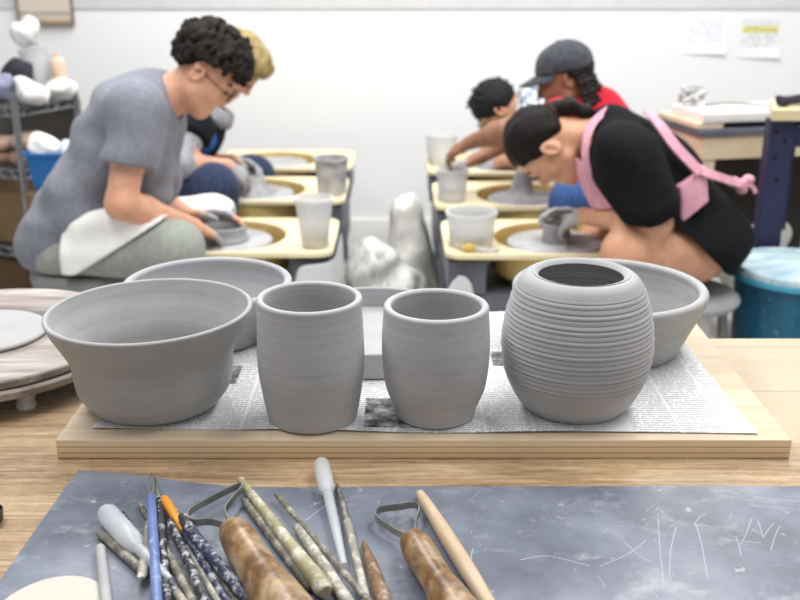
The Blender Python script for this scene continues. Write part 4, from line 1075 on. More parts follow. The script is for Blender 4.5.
# ------------------------------------------------------------------ shared build for the other four
def make(label, sx, ear, F, pel, mid, che, c7, sN, sF, eN, eF, wN, wF, hN, hF, kN, kF, skinm, clay=None, hw=.165, hips=.16, fat=1., hsc=.9, curl=(.3, .4, .35), fr=.115, armr=1., thigh=.078):
    L = Vector((0, sx, 0)); R = dict(sx=sx, pel=pel, mid=mid, che=che, c7=c7, sN=sN, sF=sF, eN=eN, eF=eF, kN=kN, kF=kF)
    h = Head(Vector(ear)+Vector((0, .071, 0)), F, L, hsc); R['h'] = h
    root = thing('person', (pel.x, pel.y, 0), label, 'person', 'people at the wheels'); R['root'] = root
    ax = lambda a, b: (unit(Vector(b)-Vector(a)), Vector((0, 1, 0)), unit((Vector(b)-Vector(a)).cross(Vector((0, 1, 0)))))
    T = Solid(.005)
    T.ell(pel.lerp(mid, .12), ax(pel, mid), (.13*fat, hips, .125*fat)); T.ell(mid, ax(pel, mid), (.17, hw*.95, fr), .06)
    T.ell(che, ax(mid, c7), (.17, hw, fr), .06); T.cone(sN, sF, .058, .058, .06); T.cone(che, c7, .085, .056, .05)
    A = Solid()
    for s_, e_, w_ in ((sN, eN, wN), (sF, eF, wF)):
        A.cone(s_, s_.lerp(e_, .5), .050*armr, .045*armr, .03).cone(s_.lerp(e_, .5), e_, .045*armr, .038*armr, .02).cone(e_, e_.lerp(w_, .3), .039*armr, .039*armr, .02).cone(e_.lerp(w_, .3), w_, .039*armr, .024, .02)
    B = Solid(.004); B.grow(T, -.012); B.grow(A)
    hb = h.P(-.035, 0, -.035)
    B.chain([c7, hb, h.P(-.01, 0, .02)], [.058, .050, .05], .03)
    h.add(B)
    sd = 1 if sx < 0 else -1
    hand(B, wN, Vector(hN[0])-wN, hN[1], sd, curl, .97); hand(B, wF, Vector(hF[0])-wF, hF[1], -sd, curl, .97)
    hipN, hipF = pel + Vector((.02*sx, -hips*.55, -.01)), pel + Vector((.02*sx, hips*.55, -.01))
    aN, aF = Vector((kN.x+.02*sx, kN.y+.03, .10)), Vector((kF.x+.03*sx, kF.y-.02, .10))
    R.update(hipN=hipN, hipF=hipF, aN=aN, aF=aF)
    for a, b, c in ((hipN, kN, aN), (hipF, kF, aF)): B.cone(a, b, thigh, thigh*.74, .04).cone(b, b.lerp(c, .4), thigh*.74, .056, .03).cone(b.lerp(c, .4), c, .056, .036, .03)
    x0_ = pel.x; B.cuts.append(lambda X, Y, Z: np.where((X-x0_)*sx+0*Y+0*Z < .15, .412-Z+0*X+0*Y, -.2))
    B.build('body', skinm, root, clay=near(clay[0], clay[1], .05) if clay else (lambda p: np.zeros(len(p))))
    R['T'] = T; R['A'] = A; eyes(h, root); return R
def trousers(R, mat, seed, seat, cut=True, th=.094):
    S = Solid(.0055); S.ell(R['pel'], ((1, 0, 0), (0, 1, 0), (0, 0, 1)), (.13, .18, .11))
    for a, b, c in ((R['hipN'], R['kN'], R['aN']), (R['hipF'], R['kF'], R['aF'])): S.cone(a, b, th, th*.80, .05).cone(b, c, th*.78, .06, .03, flat=True)
    x0 = R['pel'].x; s_ = R['sx']
    S.cuts.append(lambda X, Y, Z: np.where((X-x0)*s_+0*Y+0*Z < .2, seat-Z+0*X+0*Y, -.2))
    S.disp = folds(seed, .004, 24, 6); S.build('trousers', mat, R['root'])
def shoes(R, mat):
    for a in (R['aN'], R['aF']):
        S = Solid(.006); shoe(S, (a.x-.04*R['sx'], a.y, .036), (a.x+.16*R['sx'], a.y, .034)); S.build('shoe', mat, R['root'])
def top(R, name, mat, seed, off=.013, frac=.55, sr=.064, extra=None, amp=.006, mask=None, hem=.0):
    S = Solid(.0048); S.grow(R['T'], off)
    for a, b in ((R['sN'], R['eN']), (R['sF'], R['eF'])):
        if frac: 
            m_ = a.lerp(b, frac); d_ = unit(b-a)
            S.cone(a, m_, sr, sr+.004, .04, flat=True); S.cone(m_+d_*(sr-.025), m_+d_*.09, sr-.013, sr-.012, 0, '-')
    if extra: extra(S)
    S.cone(R['c7']+Vector((.03*R['sx'], 0, .015)), R['h'].P(-.03, 0, -.03), .056, .075, 0, '-')
    S.disp = folds(seed, amp, 28, 7); S.build(name, mat, R['root'], clay=mask); return S
def hair_cap(h, q=1.07, sl=.92, off=-.004, blow=(1, 1, 1)):
    """smooth hair lying on the skull behind the hairline"""
    S = Solid(.0035); ax = (h.F, h.L, h.U); c = h.sc
    S.ell(h.P(-.010, 0, .045), ax, (.100*q*c*blow[0], .080*q*c*blow[1], .090*q*c*blow[2]), .02)
    n_ = h.F*sl - h.U; n_ = n_/n_.length; p_ = h.P(0, 0, 0) - h.U*off*c
    S.cuts.append(lambda X, Y, Z: (X-p_.x)*n_.x+(Y-p_.y)*n_.y+(Z-p_.z)*n_.z); return S
J = at_y
M_DENIM = cloth('dark_denim', (34, 42, 66), (58, 68, 96), 80)
# ------------------------------------------------------------------ the fair-haired person behind
pc = Vector((WL[1][0], WL[1][1], WZ+.05))
R = make('person with short fair hair in black top and jeans behind the person in grey shirt', 1, J(231, 68, 3.55), (.60, 0, -.80),
     J(118, 196, 3.66), J(140, 165, 3.64), J(180, 138, 3.63), J(206, 106, 3.62), J(190, 132, 3.46), J(196, 128, 3.80), J(178, 164, 3.36), J(200, 165, 3.86),
     J(226, 166, 3.50), J(232, 160, 3.74), (pc+Vector((-.005, -.06, -.0)), (.25, -.6, .7)), (pc+Vector((.01, .06, .02)), (.25, .6, .7)), J(211, 190, 3.40), J(251, 178, 3.93),
     skin('light_skin', (206, 152, 124), (222, 172, 146)), ([pc, J(243, 176, 3.54), J(248, 170, 3.70), J(254, 188, 3.6)], .062), hw=.15, curl=(.35, .5, .4))
trousers(R, M_DENIM, 31, .40, th=.115); shoes(R, plain('dark_shoe', (50, 50, 56), .6))
n = N('black_print_cotton'); at = n.n('Attribute', attribute_name='clay')
n.color(n.mix(n.ramp(n.math('ADD', at.outputs['Fac'], n.math('MULTIPLY', n.math('SUBTRACT', n.noise(n.coord(), 40, 3), .5), .8)), [(.5, (0, 0, 0)), (.6, (255, 255, 255))]), (22, 22, 28), (46, 104, 186))); n.set(.85, 0, .15)
top(R, 'black_top', n.m, 32, frac=.18, sr=.070, mask=near([J(204, 144, 3.50), J(204, 144, 3.60)], .055, .04))
M_STRIPE = cloth('grey_marl_jersey', (124, 126, 132), (172, 174, 178), 55)
for a, b, w_ in ((R['sN'], R['eN'], J(226, 166, 3.50)), (R['sF'], R['eF'], J(232, 160, 3.74))):
    S = Solid(.005); S.cone(a.lerp(b, .08), b, .058, .048, .02).cone(b, b.lerp(w_, .35), .048, .043, .02, flat=True); S.disp = folds(33, .005, 34); S.build('sleeve', M_STRIPE, R['root'])
S = Solid(.005); h = R['h']; c = R['c7']+Vector((.014, 0, -.012))
for k in range(12):
    a0, a1 = k*math.pi/6, (k+1)*math.pi/6; f = lambda a: c + Vector((math.cos(a)*.05, math.sin(a)*.068, -.04*math.cos(a)))
    S.cone(f(a0), f(a1), .028, .028, .02)
S.disp = folds(34, .006, 60); S.build('scarf', M_STRIPE, R['root'])
S = hair_cap(h, 1.13, .55, .012); S.ell(h.P(.055, 0, .085), (h.F, h.L, h.U), (.055, .062, .045), .03); S.disp = folds(35, .004, 90, 7)
S.build('hair', hairmat('fair_hair', (104, 88, 54), (196, 174, 120)), R['root'])
# ------------------------------------------------------------------ the person in the pink apron
pc = Vector((WR[0][0], WR[0][1], HZ+.055))
p3 = dict(pel=J(692, 239, 2.83), mid=J(670, 188, 2.83), che=J(631, 169, 2.82), c7=J(606, 136, 2.82))
R = make('person in black dress and pink apron bending over a small clay cylinder', -1, J(551, 150, 2.745), (-.27, 0, -.96),
     p3['pel'], p3['mid'], p3['che'], p3['c7'], J(626, 156, 2.66), J(620, 157, 2.98), J(657, 223, 2.60), J(646, 214, 3.02),
     J(582, 216, 2.80), J(590, 218, 3.02), (pc+Vector((.015, -.055, .012)), (-.25, -.55, .78)), (pc+Vector((.02, .055, .02)), (-.2, .5, .8)), J(628, 254, 2.62), J(600, 244, 3.10),
     skin('olive_skin', (196, 142, 112), (214, 164, 134)), ([pc, J(566, 222, 2.84), J(575, 218, 2.99), J(552, 224, 2.88)], .070), hw=.16, hips=.17, fat=1.03, hsc=.93, fr=.097, armr=1.0, thigh=.092, curl=(.25, .45, .4))
M_DRESS = cloth('black_jersey', (15, 16, 18), (25, 26, 29))
hp, hn = J(674, 222, 2.62), J(731, 278, 2.62)
e1 = unit(hn-hp); npl = Vector((e1.z, 0, -e1.x)); npl = npl if npl.x < 0 else -npl
zc_ = J(668, 221, 2.62).z
def skirt(S):
    S.cuts.append(lambda X, Y, Z: np.where(Z+0*X+0*Y < zc_, (X-hp.x)*npl.x+(Z-hp.z)*npl.z+0*Y, -.3))
    S.ell(R['pel']+Vector((.0, 0, -.005)), ((1, 0, 0), (0, 1, 0), (0, 0, 1)), (.145, .185, .125), .05)
    for a, b in ((R['hipN'], R['kN']), (R['hipF'], R['kF'])): S.cone(a, b, .112, .10, .04, plane=(hp, npl))
    # the loose wide sleeve on the near arm
    a, b = R['sN'], R['eN']; S.cone(a, a.lerp(b, .96), .086, .060, .05, flat=True)
    S.cuts.append(lambda X, Y, Z: SZ3+.006-Z+0*X+0*Y)
DR = top(R, 'black_dress', M_DRESS, 41, off=.013, frac=.80, sr=.060, extra=skirt, amp=.009)
M_PINK_C = cloth('pink_cotton', (204, 142, 160), (224, 168, 184), 40)
# apron: bib round the chest front, wrapping to the near side at the waist
Tq = R['T']; S = Solid(.0045); S.grow(Tq, .036)
q1, q2 = J(592, 140, 2.7), J(640, 196, 2.7)          # front of chest line
q3 = J(700, 170, 2.7)
def front(P, Q, keep):
    e_ = unit(Q-P); n_ = Vector((e_.z, 0, -e_.x)); n_ = n_ if n_.dot(keep) < 0 else -n_
    return lambda X, Y, Z: (X-P.x)*n_.x+(Z-P.z)*n_.z+0*Y
fl_ = front(J(604, 128, 2.7), J(700, 165, 2.7), Vector((0, 0, -1)))
fl2 = front(J(655, 168, 2.7), J(640, 215, 2.7), Vector((-1, 0, 0)))
wl_ = front(J(704, 160, 2.7), J(704, 230, 2.7), Vector((-1, 0, 0)))
dg = front(J(640, 215, 2.7), J(700, 166, 2.7), Vector((0, 0, -1)))
S.cone(J(600, 172, 2.76), J(613, 196, 2.76), .035, .060, .05); S.cone(J(600, 172, 2.88), J(613, 196, 2.88), .035, .06, .05)
S.grow(DR, .005, 0, '-'); S.grow(R['A'], .004, 0, '-'); S.cone(R['sN'], R['eN'], .112, .085, 0, '-')
l3_ = front(J(572, 158, 2.7), J(640, 190, 2.7), Vector((0, 0, -1)))
x65 = J(655, 180, 2.7).x; lo_ = front(J(706, 196, 2.7), J(662, 228, 2.7), Vector((0, 0, 1))); l2_ = front(J(650, 192, 2.7), J(704, 166, 2.7), Vector((0, 0, -1)))
S.cuts += [lambda X, Y, Z: np.where(X+0*Y+0*Z > x65, np.maximum(l2_(X, Y, Z), lo_(X, Y, Z)), l3_(X, Y, Z)), wl_]; S.disp = folds(42, .003, 30)
S.build('apron_bib', M_PINK_C, R['root'])
def strap(name, pts, w, t=.002, up=(0, -1, 0)):
    bm = bmesh.new(); sweep(bm, spline(pts, 8), w, t, up=Vector(up), square=True); return obj(name, bm, M_PINK_C, R['root'])
nk = R['c7']
strap('neck_strap', [J(596, 190, 2.70), J(587, 168, 2.71), J(586, 142, 2.725), J(594, 122, 2.76), J(608, 110, 2.80), J(614, 108, 2.85), J(606, 114, 2.91), J(596, 128, 2.95)], .010, .003, (-.3, -.9, .3))
strap('back_strap', [J(648, 113, 2.76), J(659, 124, 2.70), J(676, 147, 2.66), J(700, 172, 2.655)], .016, .003, (.35, -.8, .5))
strap('waist_tie', [J(698, 170, 2.665), J(716, 176, 2.665), J(734, 182, 2.72), J(741, 184, 2.80)], .012, .003, (.3, -.8, .5))
S = Solid(.0035); c = J(742, 184, 2.80)
for dx, dz, r in ((-.022, .006, .020), (.016, .012, .020), (.002, -.016, .017), (-.004, .0, .016)): S.ell(c+Vector((dx, 0, dz)), ((1, 0, 0), (0, 1, 0), (0, 0, 1)), (r, .014, r*.9), .008)
S.disp = folds(43, .003, 120); S.build('bow', M_PINK_C, R['root'])
strap('tie_end', [J(744, 184, 2.79), J(752, 186, 2.79), J(756, 193, 2.79)], .006, .002)
h = R['h']; S = hair_cap(h, 1.055, .85, .004)
S.chain([h.P(-.085, 0, .035), h.P(-.112, 0, .012), h.P(-.126, 0, -.028), h.P(-.126, .0, -.078), h.P(-.105, -.01, -.118)], [.028, .022, .025, .020, .008], .014)
S.disp = folds(44, .0035, 80, 7); M_DH = hairmat('dark_brown_hair', (12, 9, 9), (34, 25, 23), .4); S.build('hair', M_DH, R['root'])
bm = bmesh.new(); cc, dd = h.P(-.105, 0, .018), unit(h.P(-.112, 0, .012)-h.P(-.085, 0, .035)); a_, b_ = frame(dd)
sweep(bm, [cc+a_*(.026*math.cos(k*math.pi/8))+b_*(.026*math.sin(k*math.pi/8)) for k in range(17)], .006, seg=8, cap=False); obj('hair_tie', bm, plain('maroon_band', (78, 44, 50), .8), R['root'])
brows(h, M_DH, R['root']); shoes(R, plain('dark_shoe', (50, 50, 56), .6))
# ------------------------------------------------------------------ the person in the grey cap
R = make('person in dark grey cap and red shirt reaching into a milky tub', -1, J(568, 82, 3.40), (-.95, 0, -.32),
     J(640, 196, 3.50), J(624, 166, 3.50), J(602, 138, 3.49), J(595, 107, 3.48), J(557, 119, 3.33), J(578, 118, 3.66), J(507, 131, 3.27), J(520, 132, 3.66),
     J(471, 142, 3.38), J(480, 158, 3.58), (J(449, 154, 3.45), (-.5, -.2, .8)), (J(462, 166, 3.58), (-.4, .5, .7)), J(574, 200, 3.27), J(560, 196, 3.78),
     skin('brown_skin', (134, 92, 70), (158, 114, 90)), ([J(448, 164, 3.45), J(462, 166, 3.55)], .03), hw=.155, curl=(.3, .5, .4), hsc=.87)
top(R, 'red_shirt', cloth('red_cotton', (170, 22, 40), (190, 34, 52)), 51, frac=.38, sr=.050)
trousers(R, cloth('blue_denim', (44, 74, 128), (74, 106, 160), 80), 52, .40); shoes(R, plain('white_shoe', (210, 210, 210), .6))
h = R['h']; S = Solid(.0035); rnd = random.Random(8)
S.ell(h.P(-.03, 0, .035), (h.F, h.L, h.U), (.085, .078, .07), .02)
M_BH = hairmat('black_braided_hair', (18, 16, 16), (40, 35, 34), .5, (1, 1, 1))
for k in range(26):
    a = -1.3 + 2.6*k/25; b0 = h.P(-.085*math.cos(a)-.012, .083*math.sin(a), .03); p = b0; rr = .0085
    for j in range(7):
        q = p + h.U*(-.018) + h.F*(-.004*math.cos(a) + rnd.uniform(-.004, .004)) + h.L*(.004*math.sin(a)+rnd.uniform(-.004, .004))
        S.ball(p.lerp(q, .5), rr*(.9 if j % 2 else 1.12), .006); p = q
for q in (1, -1): S.ell(h.P(.05, .07*q, -.01), (h.F, h.L, h.U), (.05, .03, .06), .01, '-')
S.build('hair', M_BH, R['root'])
M_CAP = cloth('washed_black_cotton', (54, 56, 62), (78, 80, 86), 50)
S = Solid(.0035); ax = (h.F, h.L, h.U)
S.ell(h.P(-.012, 0, .050), ax, (.101, .085, .088), .02); n_ = (h.F*.10-h.U); n_ = n_/n_.length; p_ = h.P(0, 0, .040)
S.cuts.append(lambda X, Y, Z: (X-p_.x)*n_.x+(Y-p_.y)*n_.y+(Z-p_.z)*n_.z); S.disp = folds(53, .0015, 60)
cp = S.build('cap', M_CAP, R['root'])
bm = bmesh.new(); rows = []
for j in range(7):
    t_ = j/6; row = []
    for k in range(17):
        a = -1.15 + 2.3*k/16; r = .088+.082*t_*math.cos(a*.9)
        row.append(h.P(math.cos(a)*.008 + math.cos(a)*r, math.sin(a)*(.088+.01*t_), .050 - .018*t_ - .014*(math.sin(a)**2)*(.4+.6*t_)))
    rows.append([bm.verts.new(p) for p in row])
for a, b in zip(rows, rows[1:]):
    for k in range(16): bm.faces.new((a[k], a[k+1], b[k+1], b[k]))
o = obj('brim', bm, M_CAP, cp, base=False); m = o.modifiers.new('t', 'SOLIDIFY'); m.thickness = .005
bm = bmesh.new(); bmesh.ops.create_uvsphere(bm, u_segments=12, v_segments=8, radius=.008, matrix=Matrix.Translation(h.P(-.013, 0, .146))); obj('button', bm, M_CAP, cp)
# ------------------------------------------------------------------ the person with short black hair
R = make('person with short black hair and white patterned shirt leaning over the far wheel', -1, J(500, 112, 4.06), (-.66, 0, -.75),
     J(604, 166, 4.17), J(580, 140, 4.16), J(550, 122, 4.15), J(526, 108, 4.14), J(535, 118, 3.99), J(536, 116, 4.30), J(536, 162, 3.96), J(534, 158, 4.32),
     J(502, 161, 4.06), J(506, 158, 4.22), (J(484, 166, 4.10), (-.2, -.6, .7)), (J(486, 164, 4.18), (-.2, .6, .7)), J(556, 176, 3.92), J(548, 172, 4.40),
     skin('tan_skin', (178, 130, 102), (198, 150, 122)), ([J(484, 164, 4.12)], .075), hw=.145, hsc=.90, curl=(.35, .5, .4))
n = N('patterned_cotton'); pt = n.n('TexVoronoi', {'Vector': n.coord((1, 1, .7)), 'Scale': 34}, feature='DISTANCE_TO_EDGE').outputs[0]
n.color(n.ramp(pt, [(.08, (92, 108, 128)), (.16, (228, 230, 232))])); n.set(.9, 0, .15)
top(R, 'patterned_shirt', n.m, 61, frac=.55, sr=.060)
trousers(R, M_DENIM, 62, .40); shoes(R, plain('dark_shoe', (50, 50, 56), .6))
h = R['h']; S = hair_cap(h, 1.10, .55, .012); rnd = random.Random(12)
for k in range(150):
    v = Vector((rnd.gauss(0, 1), rnd.gauss(0, 1), rnd.gauss(0, 1))).normalized()
    if v.x*.55 - v.z > -.1: continue
    a = h.P(-.010+.098*v.x, .080*v.y, .045+.090*v.z); b = h.P(-.010+.118*v.x+rnd.uniform(.0, .02), .094*v.y+rnd.uniform(-.01, .01), .045+.108*v.z)
    S.cone(a, b, .010, .003, .006)
S.build('hair', hairmat('short_black_hair', (16, 16, 18), (38, 37, 40), .4), R['root'])
brows(h, M_BH, R['root'])
bm = bmesh.new()
for q in (1, -1):
    sweep(bm, [h.P(.114, .033*q+.023*math.cos(a), .006+.017*math.sin(a)) for a in [k*math.pi/12 for k in range(25)]], .0018, seg=6, cap=False)
    sweep(bm, [h.P(.112, .056*q, .012), h.P(.09, .076*q, .013), h.P(.01, .084*q, .018)], .0018, seg=6)
sweep(bm, [h.P(.114, .010, .010), h.P(.117, 0, .013), h.P(.114, -.010, .010)], .0018, seg=6)
obj('glasses', bm, plain('black_glasses_frame', (26, 26, 30), .3, 0, .5), R['root'])
# stools for the three people behind
for nm, y, x in (('round stool under the person with short fair hair', 3.66, at_y(118, 196, 3.66).x), ('round stool under the person in the grey cap', 3.52, at_y(640, 196, 3.50).x), ('round stool under the person with short black hair', 4.17, at_y(604, 166, 4.17).x)):
    stool(nm, (x, y), .395, .15, .04, M_STOOL)
# ================================================================== tools lying on the mat
TM = MZ + .0004
def at(px, py, r=0, lift=0): return at_z(px, py, TM + r + lift)
M_BIRCH = wood('tool_birch', [(.3, (182, 156, 126)), (.7, (208, 186, 158))], (14, 14, 90), .5, .1)
n = N('varnished_handle'); g = n.noise(n.coord((9, 9, 9)), 3.0, 5, .65, .6); d = n.noise(n.coord(), 28, 5, .7)
c = n.ramp(g, [(.34, (70, 48, 26)), (.48, (122, 88, 48)), (.62, (170, 138, 96))])
n.color(n.mix(n.ramp(d, [(.50, (0, 0, 0)), (.70, (190, 190, 190))]), c, (198, 186, 168))); M_VARN = n.set(.35, 0, .5)
def dirty(name, a, b, dirt=(186, 184, 176), t0=.50, t1=.60, sc=70, rough=.55, metal=0):
    n = N(name); v = n.noise(n.coord(), sc, 5, .7)
    c = n.ramp(n.noise(n.coord(), 20, 3), [(.3, a), (.7, b)])
    n.color(n.mix(n.ramp(v, [(t0, (0, 0, 0)), (t1, (255, 255, 255))]), c, dirt)); n.bump(v, .35, .001); return n.set(rough, metal, .35)
M_GREYW = dirty('clay_caked_stick', (92, 88, 78), (124, 119, 107), (182, 178, 164), .5, .66)
M_PALEW = dirty('pale_clay_stick', (140, 135, 124), (166, 161, 148), (214, 210, 198), .5, .64)
M_YELW = dirty('yellowish_stick', (142, 134, 102), (174, 166, 132), (214, 210, 194), .5, .64, 50)
M_BLUEP = dirty('blue_lacquer', (92, 110, 164), (116, 134, 182), (170, 180, 204), .58, .70, 90, .35)
M_NAVYP = dirty('navy_lacquer', (36, 40, 62), (52, 58, 84), (176, 178, 186), .52, .60, 95, .4)
M_BLKP = dirty('black_speckled_handle', (36, 37, 42), (58, 59, 64), (180, 180, 182), .53, .60, 110, .45)
M_ORNG = dirty('orange_paint', (224, 140, 34), (240, 162, 52), (200, 150, 90), .62, .72, 60, .4)
M_METAL = dirty('dull_metal', (122, 122, 118), (160, 160, 156), (150, 148, 138), .52, .66, 80, .4, .6)
M_BROWNW = dirty('brown_wood_tool', (106, 80, 56), (140, 110, 80), (186, 176, 160), .54, .66, 60)
M_PIP = clear('pipette_plastic', (226, 229, 233), .5, .25)
def ext(p, q, k): return (p[0]+(q[0]-p[0])*k, p[1]+(q[1]-p[1])*k)
def tool(name, label, cat, pts_parts):
    """pts_parts: list of (part name, material, function building its bmesh)"""
    t = None
    first = pts_parts[0]
    root = thing(name, first[3], label, cat)
    for pn, m, f in [x[:3] for x in pts_parts]:
        bm = bmesh.new(); f(bm); obj(pn, bm, m, root, base=False)
    return root
def stick(label, p0, p1, r0, r1, mat, lift=0, lift1=None, cat='tool', name='modelling_stick', prof=None, flat=1.0):
    """plain one-piece stick; r in metres"""
    A = at(*p0, r0, lift); B = at(*p1, r1, lift if lift1 is None else lift1)
    bm = bmesh.new(); P = prof or [(0, r0*.3), (.012, r0*.8), (.03, r0), (.5, (r0+r1)/2*1.06), (.97, r1), (1, r1*.6)]
    rod(bm, A, B, P, 14, flat=flat); return tag(obj(name, bm, mat, base=False), label, cat)
# oval rib
bm = bmesh.new(); c = at(43, 616); n_ = 48
out = []
for k in range(n_):
    a = 2*math.pi*k/n_; x, y = .045*math.cos(a), .058*math.sin(a)
    x *= 1+.10*math.sin(a); u, v = x*math.cos(-.55)-y*math.sin(-.55), x*math.sin(-.55)+y*math.cos(-.55)
    out.append(Vector((c.x+u, c.y+v, 0)))
cc = Vector((c.x, c.y, 0)); L = lambda s_, z: [cc+(p-cc)*s_+Vector((0, 0, TM+z)) for p in out]
rings(bm, [L(.96, .0001), L(1, .0012), L(1, .0035), L(.965, .005)]); tag(obj('oval_rib', bm, plain('cream_rib', (198, 193, 182), .6, var=.03)), 'cream oval rib lying at the bottom left of the mat', 'rib')
stick('short round pale grey clay stick beside the cream oval rib', (100, 546), ext((100, 546), (106, 600), 1.5), .0048, .0052, plain('pale_grey_stick', (172, 172, 172), .7, var=.1), name='clay_stick')
# pipettes
def pipette(label, p0, p1, p2, r0, r1, lift=0):
    """bulb from p0 to p1, stem on to p2"""
    A, B = at(*p0, r0, lift), at(*p1, r0, lift); Cc = at(*p2, r1, lift)
    Cc.z = A.z - (r0-r1)*.8 if lift == 0 else A.z
    def bulb(bm): rod(bm, A, B, [(0, r0*.35), (.04, r0*.75), (.12, r0), (.55, r0*1.02), (.85, r0*.95), (.95, r0*.62), (1, r1*1.05)], 20)
    def stem(bm): rod(bm, B+(Cc-B)*.002, Cc, [(0, r1), (.5, r1*.9), (1, r1*.6)], 16)
    return tool('pipette', label, 'pipette', [('bulb', M_PIP, bulb, tuple(A)), ('stem', M_PIP, stem, None)])
pipette('translucent plastic pipette lying upper centre on the mat pointing down', (321, 461), (328, 494), (344, 566), .0092, .0056)
pipette('translucent plastic pipette with wide bulb among the tools at left', (104, 510), (138, 548), ext((138, 548), (168, 582), 1.1), .0112, .0055, .0005)
# blue pen-like needle tool
def pen(label, tip, neck, end, r, mat, lift=0, tipr=.0016, name='clay_tool', tipmat=None, ferr=None, loop=False):
    T_, B0, E_ = at(*tip, r*.8, lift), at(*neck, r, lift), at(*end, r, lift)
    d_ = (E_-B0); parts = []
    parts.append(('handle', mat, lambda bm: rod(bm, B0, E_, [(0, r*.7), (.02, r*.95), (.06, r), (.9, r), (1, r*.6)], 16), tuple(B0)))
    if loop:
        s_ = Vector((1, 0, 0)); w_ = .0022
        parts.append(('wire_loop', tipmat or M_METAL, lambda bm: sweep(bm, spline([B0, B0.lerp(T_, .35)+s_*w_, B0.lerp(T_, .8)+s_*w_, T_, B0.lerp(T_, .8)-s_*w_, B0.lerp(T_, .35)-s_*w_, B0], 5), .0008, seg=6)))
    else: parts.append(('tip', tipmat or M_METAL, lambda bm: rod(bm, T_, B0+(E_-B0)*.01, [(0, tipr*.3), (.05, tipr), (.6, tipr*1.3), (1, r*.6)], 12)))
    return tool(name, label, 'tool', parts)
pen('blue handled clay tool with a small wire loop tip', (152, 473), (151, 496), ext((151, 496), (157, 600), 1.45), .0050, M_BLUEP, .009, loop=True)
pen('black speckled thin tool lying just right of the blue handled tool', (155, 478), (159, 498), ext((159, 498), (167, 600), 1.4), .0042, M_BLKP, .0045, tipr=.0014)
def brush(label, p0, p1, p2, r0, r, m0, m1, lift=0, n0='handle_end', n1='handle'):
    A, B, E_ = at(*p0, r0, lift), at(*p1, r, lift), at(*p2, r, lift)
    return tool('paint_brush', label, 'brush', [(n1, m1, lambda bm: rod(bm, B, E_, [(0, r*.8), (.03, r), (.9, r*.95), (1, r*.5)], 16), tuple(B)), (n0, m0, lambda bm: rod(bm, A, B, [(0, r0*.35), (.06, r0*.85), (.25, r0), (.9, r*.95), (1, r*.8)], 16))])
brush('brush with orange painted end and navy handle among the tools', (163, 497), (184, 531), ext((184, 531), (226, 600), 1.35), .0052, .0042, M_ORNG, M_NAVYP, .005)
brush('navy brush spattered with white clay under the large metal loop', (182, 516), (190, 530), ext((190, 530), (248, 600), 1.35), .0056, .0058, M_BLKP, M_NAVYP, .010, 'ferrule')
stick('black speckled stick between the orange ended and blue tools', (169, 519), ext((169, 519), (205, 600), 1.4), .0040, .0046, M_BLKP, .006)
stick('dark flat tool lying under the wide bulb pipette', (121, 512), ext((121, 512), (176, 592), 1.2), .0030, .0034, M_BLKP, 0)
stick('grey caked stick with a bent end left of the blue tool', (99, 532), (146, 574), .0042, .0046, M_GREYW, 0)
stick('small pale spatula left of the blue tool', (148, 520), (142, 578), .0022, .0050, M_PALEW, .0035, flat=.5)
stick('olive grey stick crossing below the navy brush', (178, 522), ext((178, 522), (236, 600), 1.3), .0040, .0044, M_GREYW, 0)
stick('pale caked stick lowest among the left bundle of tools', (188, 545), ext((188, 545), (218, 600), 1.5), .0042, .0050, M_PALEW, .0)
stick('thin dark stick left of the speckled black stick', (139, 503), ext((139, 503), (190, 590), 1.3), .0028, .0032, M_GREYW, .001)
stick('short grey stick at the bottom below the blue tool', (176, 592), ext((176, 592), (190, 612), 1.8), .0040, .0042, M_PALEW, 0)
# large trimming loops with turned handles
def ribbon(bm, pts, w, th, up):
    sweep(bm, spline(pts, 6), th, w, up=Vector(up), square=True)
def trimmer(label, loop, hA, hB, prof, w, lift=.0, lz=.012):
    rmax = max(p[1] for p in prof)
    A, B = at(*hA, rmax*.95, lift), at(*hB, rmax, lift)
    LP = [at(x, y, lz) for x, y in loop]
    LP = [A+(B-A)*.02] + LP + [A+(B-A)*.02+Vector((.001, 0, 0))]
    return tool('trimming_tool', label, 'tool', [('handle', M_VARN, lambda bm: rod(bm, A, B, [(p, r) for p, r in smooth_prof(prof, 6)], 28), tuple(A)), ('metal_loop', M_METAL, lambda bm: ribbon(bm, LP, .0034, .0006, (.0, .25, 1)))])
trimmer('large trimming tool with triangular metal loop and brown turned handle', [(225, 512), (232, 500), (242, 488), (236, 487), (210, 500), (189, 513), (192, 522), (212, 522)], (231, 527), ext((231, 527), (296, 630), 1.15),
        [(0, .0075), (.015, .0125), (.06, .0155), (.16, .0175), (.32, .0180), (.48, .0190), (.66, .0232), (.85, .0250), (.96, .0200), (1, .008)], 0, lz=.014)
trimmer('trimming tool with rounded metal loop and shorter brown handle beside the pale stick', [(398, 533), (388, 527), (377, 519), (376, 513), (382, 509), (398, 507), (414, 505), (419, 509), (417, 519)], (411, 538), ext((411, 538), (462, 620), 1.3),
        [(0, .008), (.015, .012), (.06, .0140), (.16, .0158), (.30, .0150), (.46, .0150), (.66, .0185), (.85, .0205), (.96, .017), (1, .007)], 0, lz=.012)
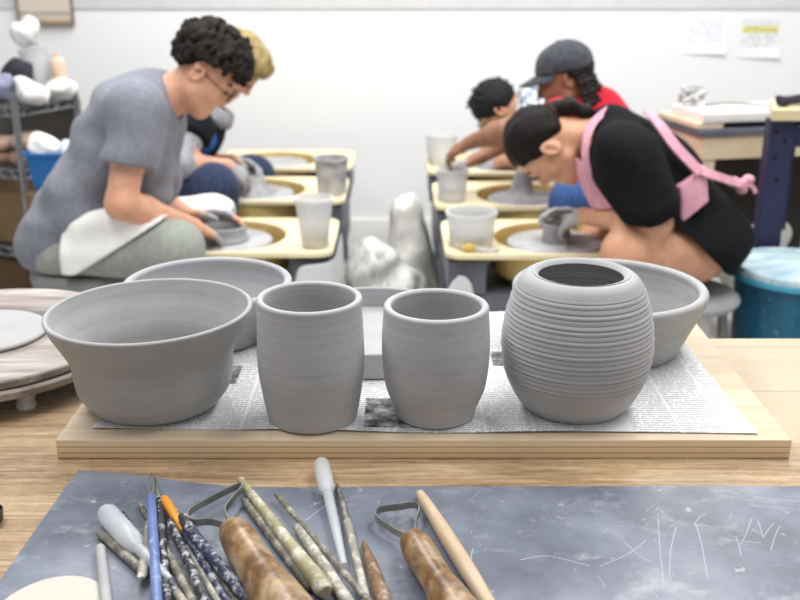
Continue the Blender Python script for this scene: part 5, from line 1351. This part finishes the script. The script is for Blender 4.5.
# middle sticks
stick('long yellowish stick with a frayed clay-caked lower end', (239, 478), (326, 592), .0042, .0085, M_YELW, .004, prof=[(0, .0016), (.02, .0042), (.3, .0055), (.6, .0062), (.78, .0078), (.9, .0090), (.97, .0088), (1, .0060)])
stick('grey stick left of the two lying under the yellowish stick', (244, 500), ext((244, 500), (300, 574), 1.2), .0044, .0048, M_GREYW, 0)
stick('grey stick right of the two lying under the yellowish stick', (252, 494), ext((252, 494), (312, 577), 1.15), .0040, .0044, M_PALEW, 0)
pen('dark needle tool with bent tip crossing the pale stick', (275, 493), (300, 522), ext((300, 522), (366, 598), 1.4), .0032, M_GREYW, .006, tipr=.0026, tipmat=M_GREYW)
stick('straight whitish wooden stick right of the yellowish stick', (297, 526), ext((297, 526), (348, 602), 1.35), .0054, .0058, M_PALEW, 0)
pen('thin clay-crusted needle tool right of the pipette', (337, 484), (347, 520), ext((347, 520), (366, 600), 1.35), .0044, M_PALEW, 0, tipr=.0022, tipmat=M_GREYW)
stick('pointed brown wooden tool left of the second trimming tool', (363, 541), ext((363, 541), (384, 602), 1.5), .0020, .0072, M_BROWNW, 0, prof=[(0, .0008), (.08, .0034), (.3, .0066), (.6, .0074), (1, .006)])
stick('smooth pale birch modelling stick right of the trimming tools', (419, 492), ext((419, 492), (486, 600), 1.3), .0060, .0085, M_BIRCH, 0, prof=[(0, .0022), (.015, .0046), (.08, .0062), (.35, .0082), (.6, .0086), (.85, .0070), (1, .003)])
# dark dish at the far left edge
c = at_z(-9, 522, TZ); bm = bmesh.new(); lathe(bm, [(0, .0005), (.010, .0005), (.0125, .003), (.0135, .014), (.0125, .0145), (.011, .004), (0, .003)], c, 32); tag(obj('metal_cup', bm, plain('dark_cup', (74, 76, 72), .4, .3)), 'small dark metal cup at the left edge of the table', 'cup')

stick('pale pointed stick between the navy brush and large brown handle', (204, 556), ext((204, 556), (240, 606), 1.4), .0034, .0046, M_PALEW, 0)
stick('dark green grey stick under the orange ended brush', (154, 530), ext((154, 530), (196, 606), 1.3), .0038, .0042, M_GREYW, 0)
G = {'clay_bowl': 'clay pots on the newspaper', 'clay_cup': 'clay pots on the newspaper', 'clay_dish': 'clay pots on the newspaper', 'clay_jar': 'clay pots on the newspaper',
     'modelling_stick': 'clay tools on the mat', 'clay_tool': 'clay tools on the mat', 'trimming_tool': 'clay tools on the mat', 'paint_brush': 'clay tools on the mat', 'pipette': 'clay tools on the mat',
     'stool': 'stools at the wheels', 'plastic_tub': 'water tubs on the wheel decks', 'notice': 'notices on the back wall', 'cloth_bundle': 'bundles on the wire shelf'}
for o in list(bpy.data.objects):
    if 'world' in o: del o['world']
    k = o.name.split('.')[0]
    if k in G and 'category' in o: o['group'] = G[k]
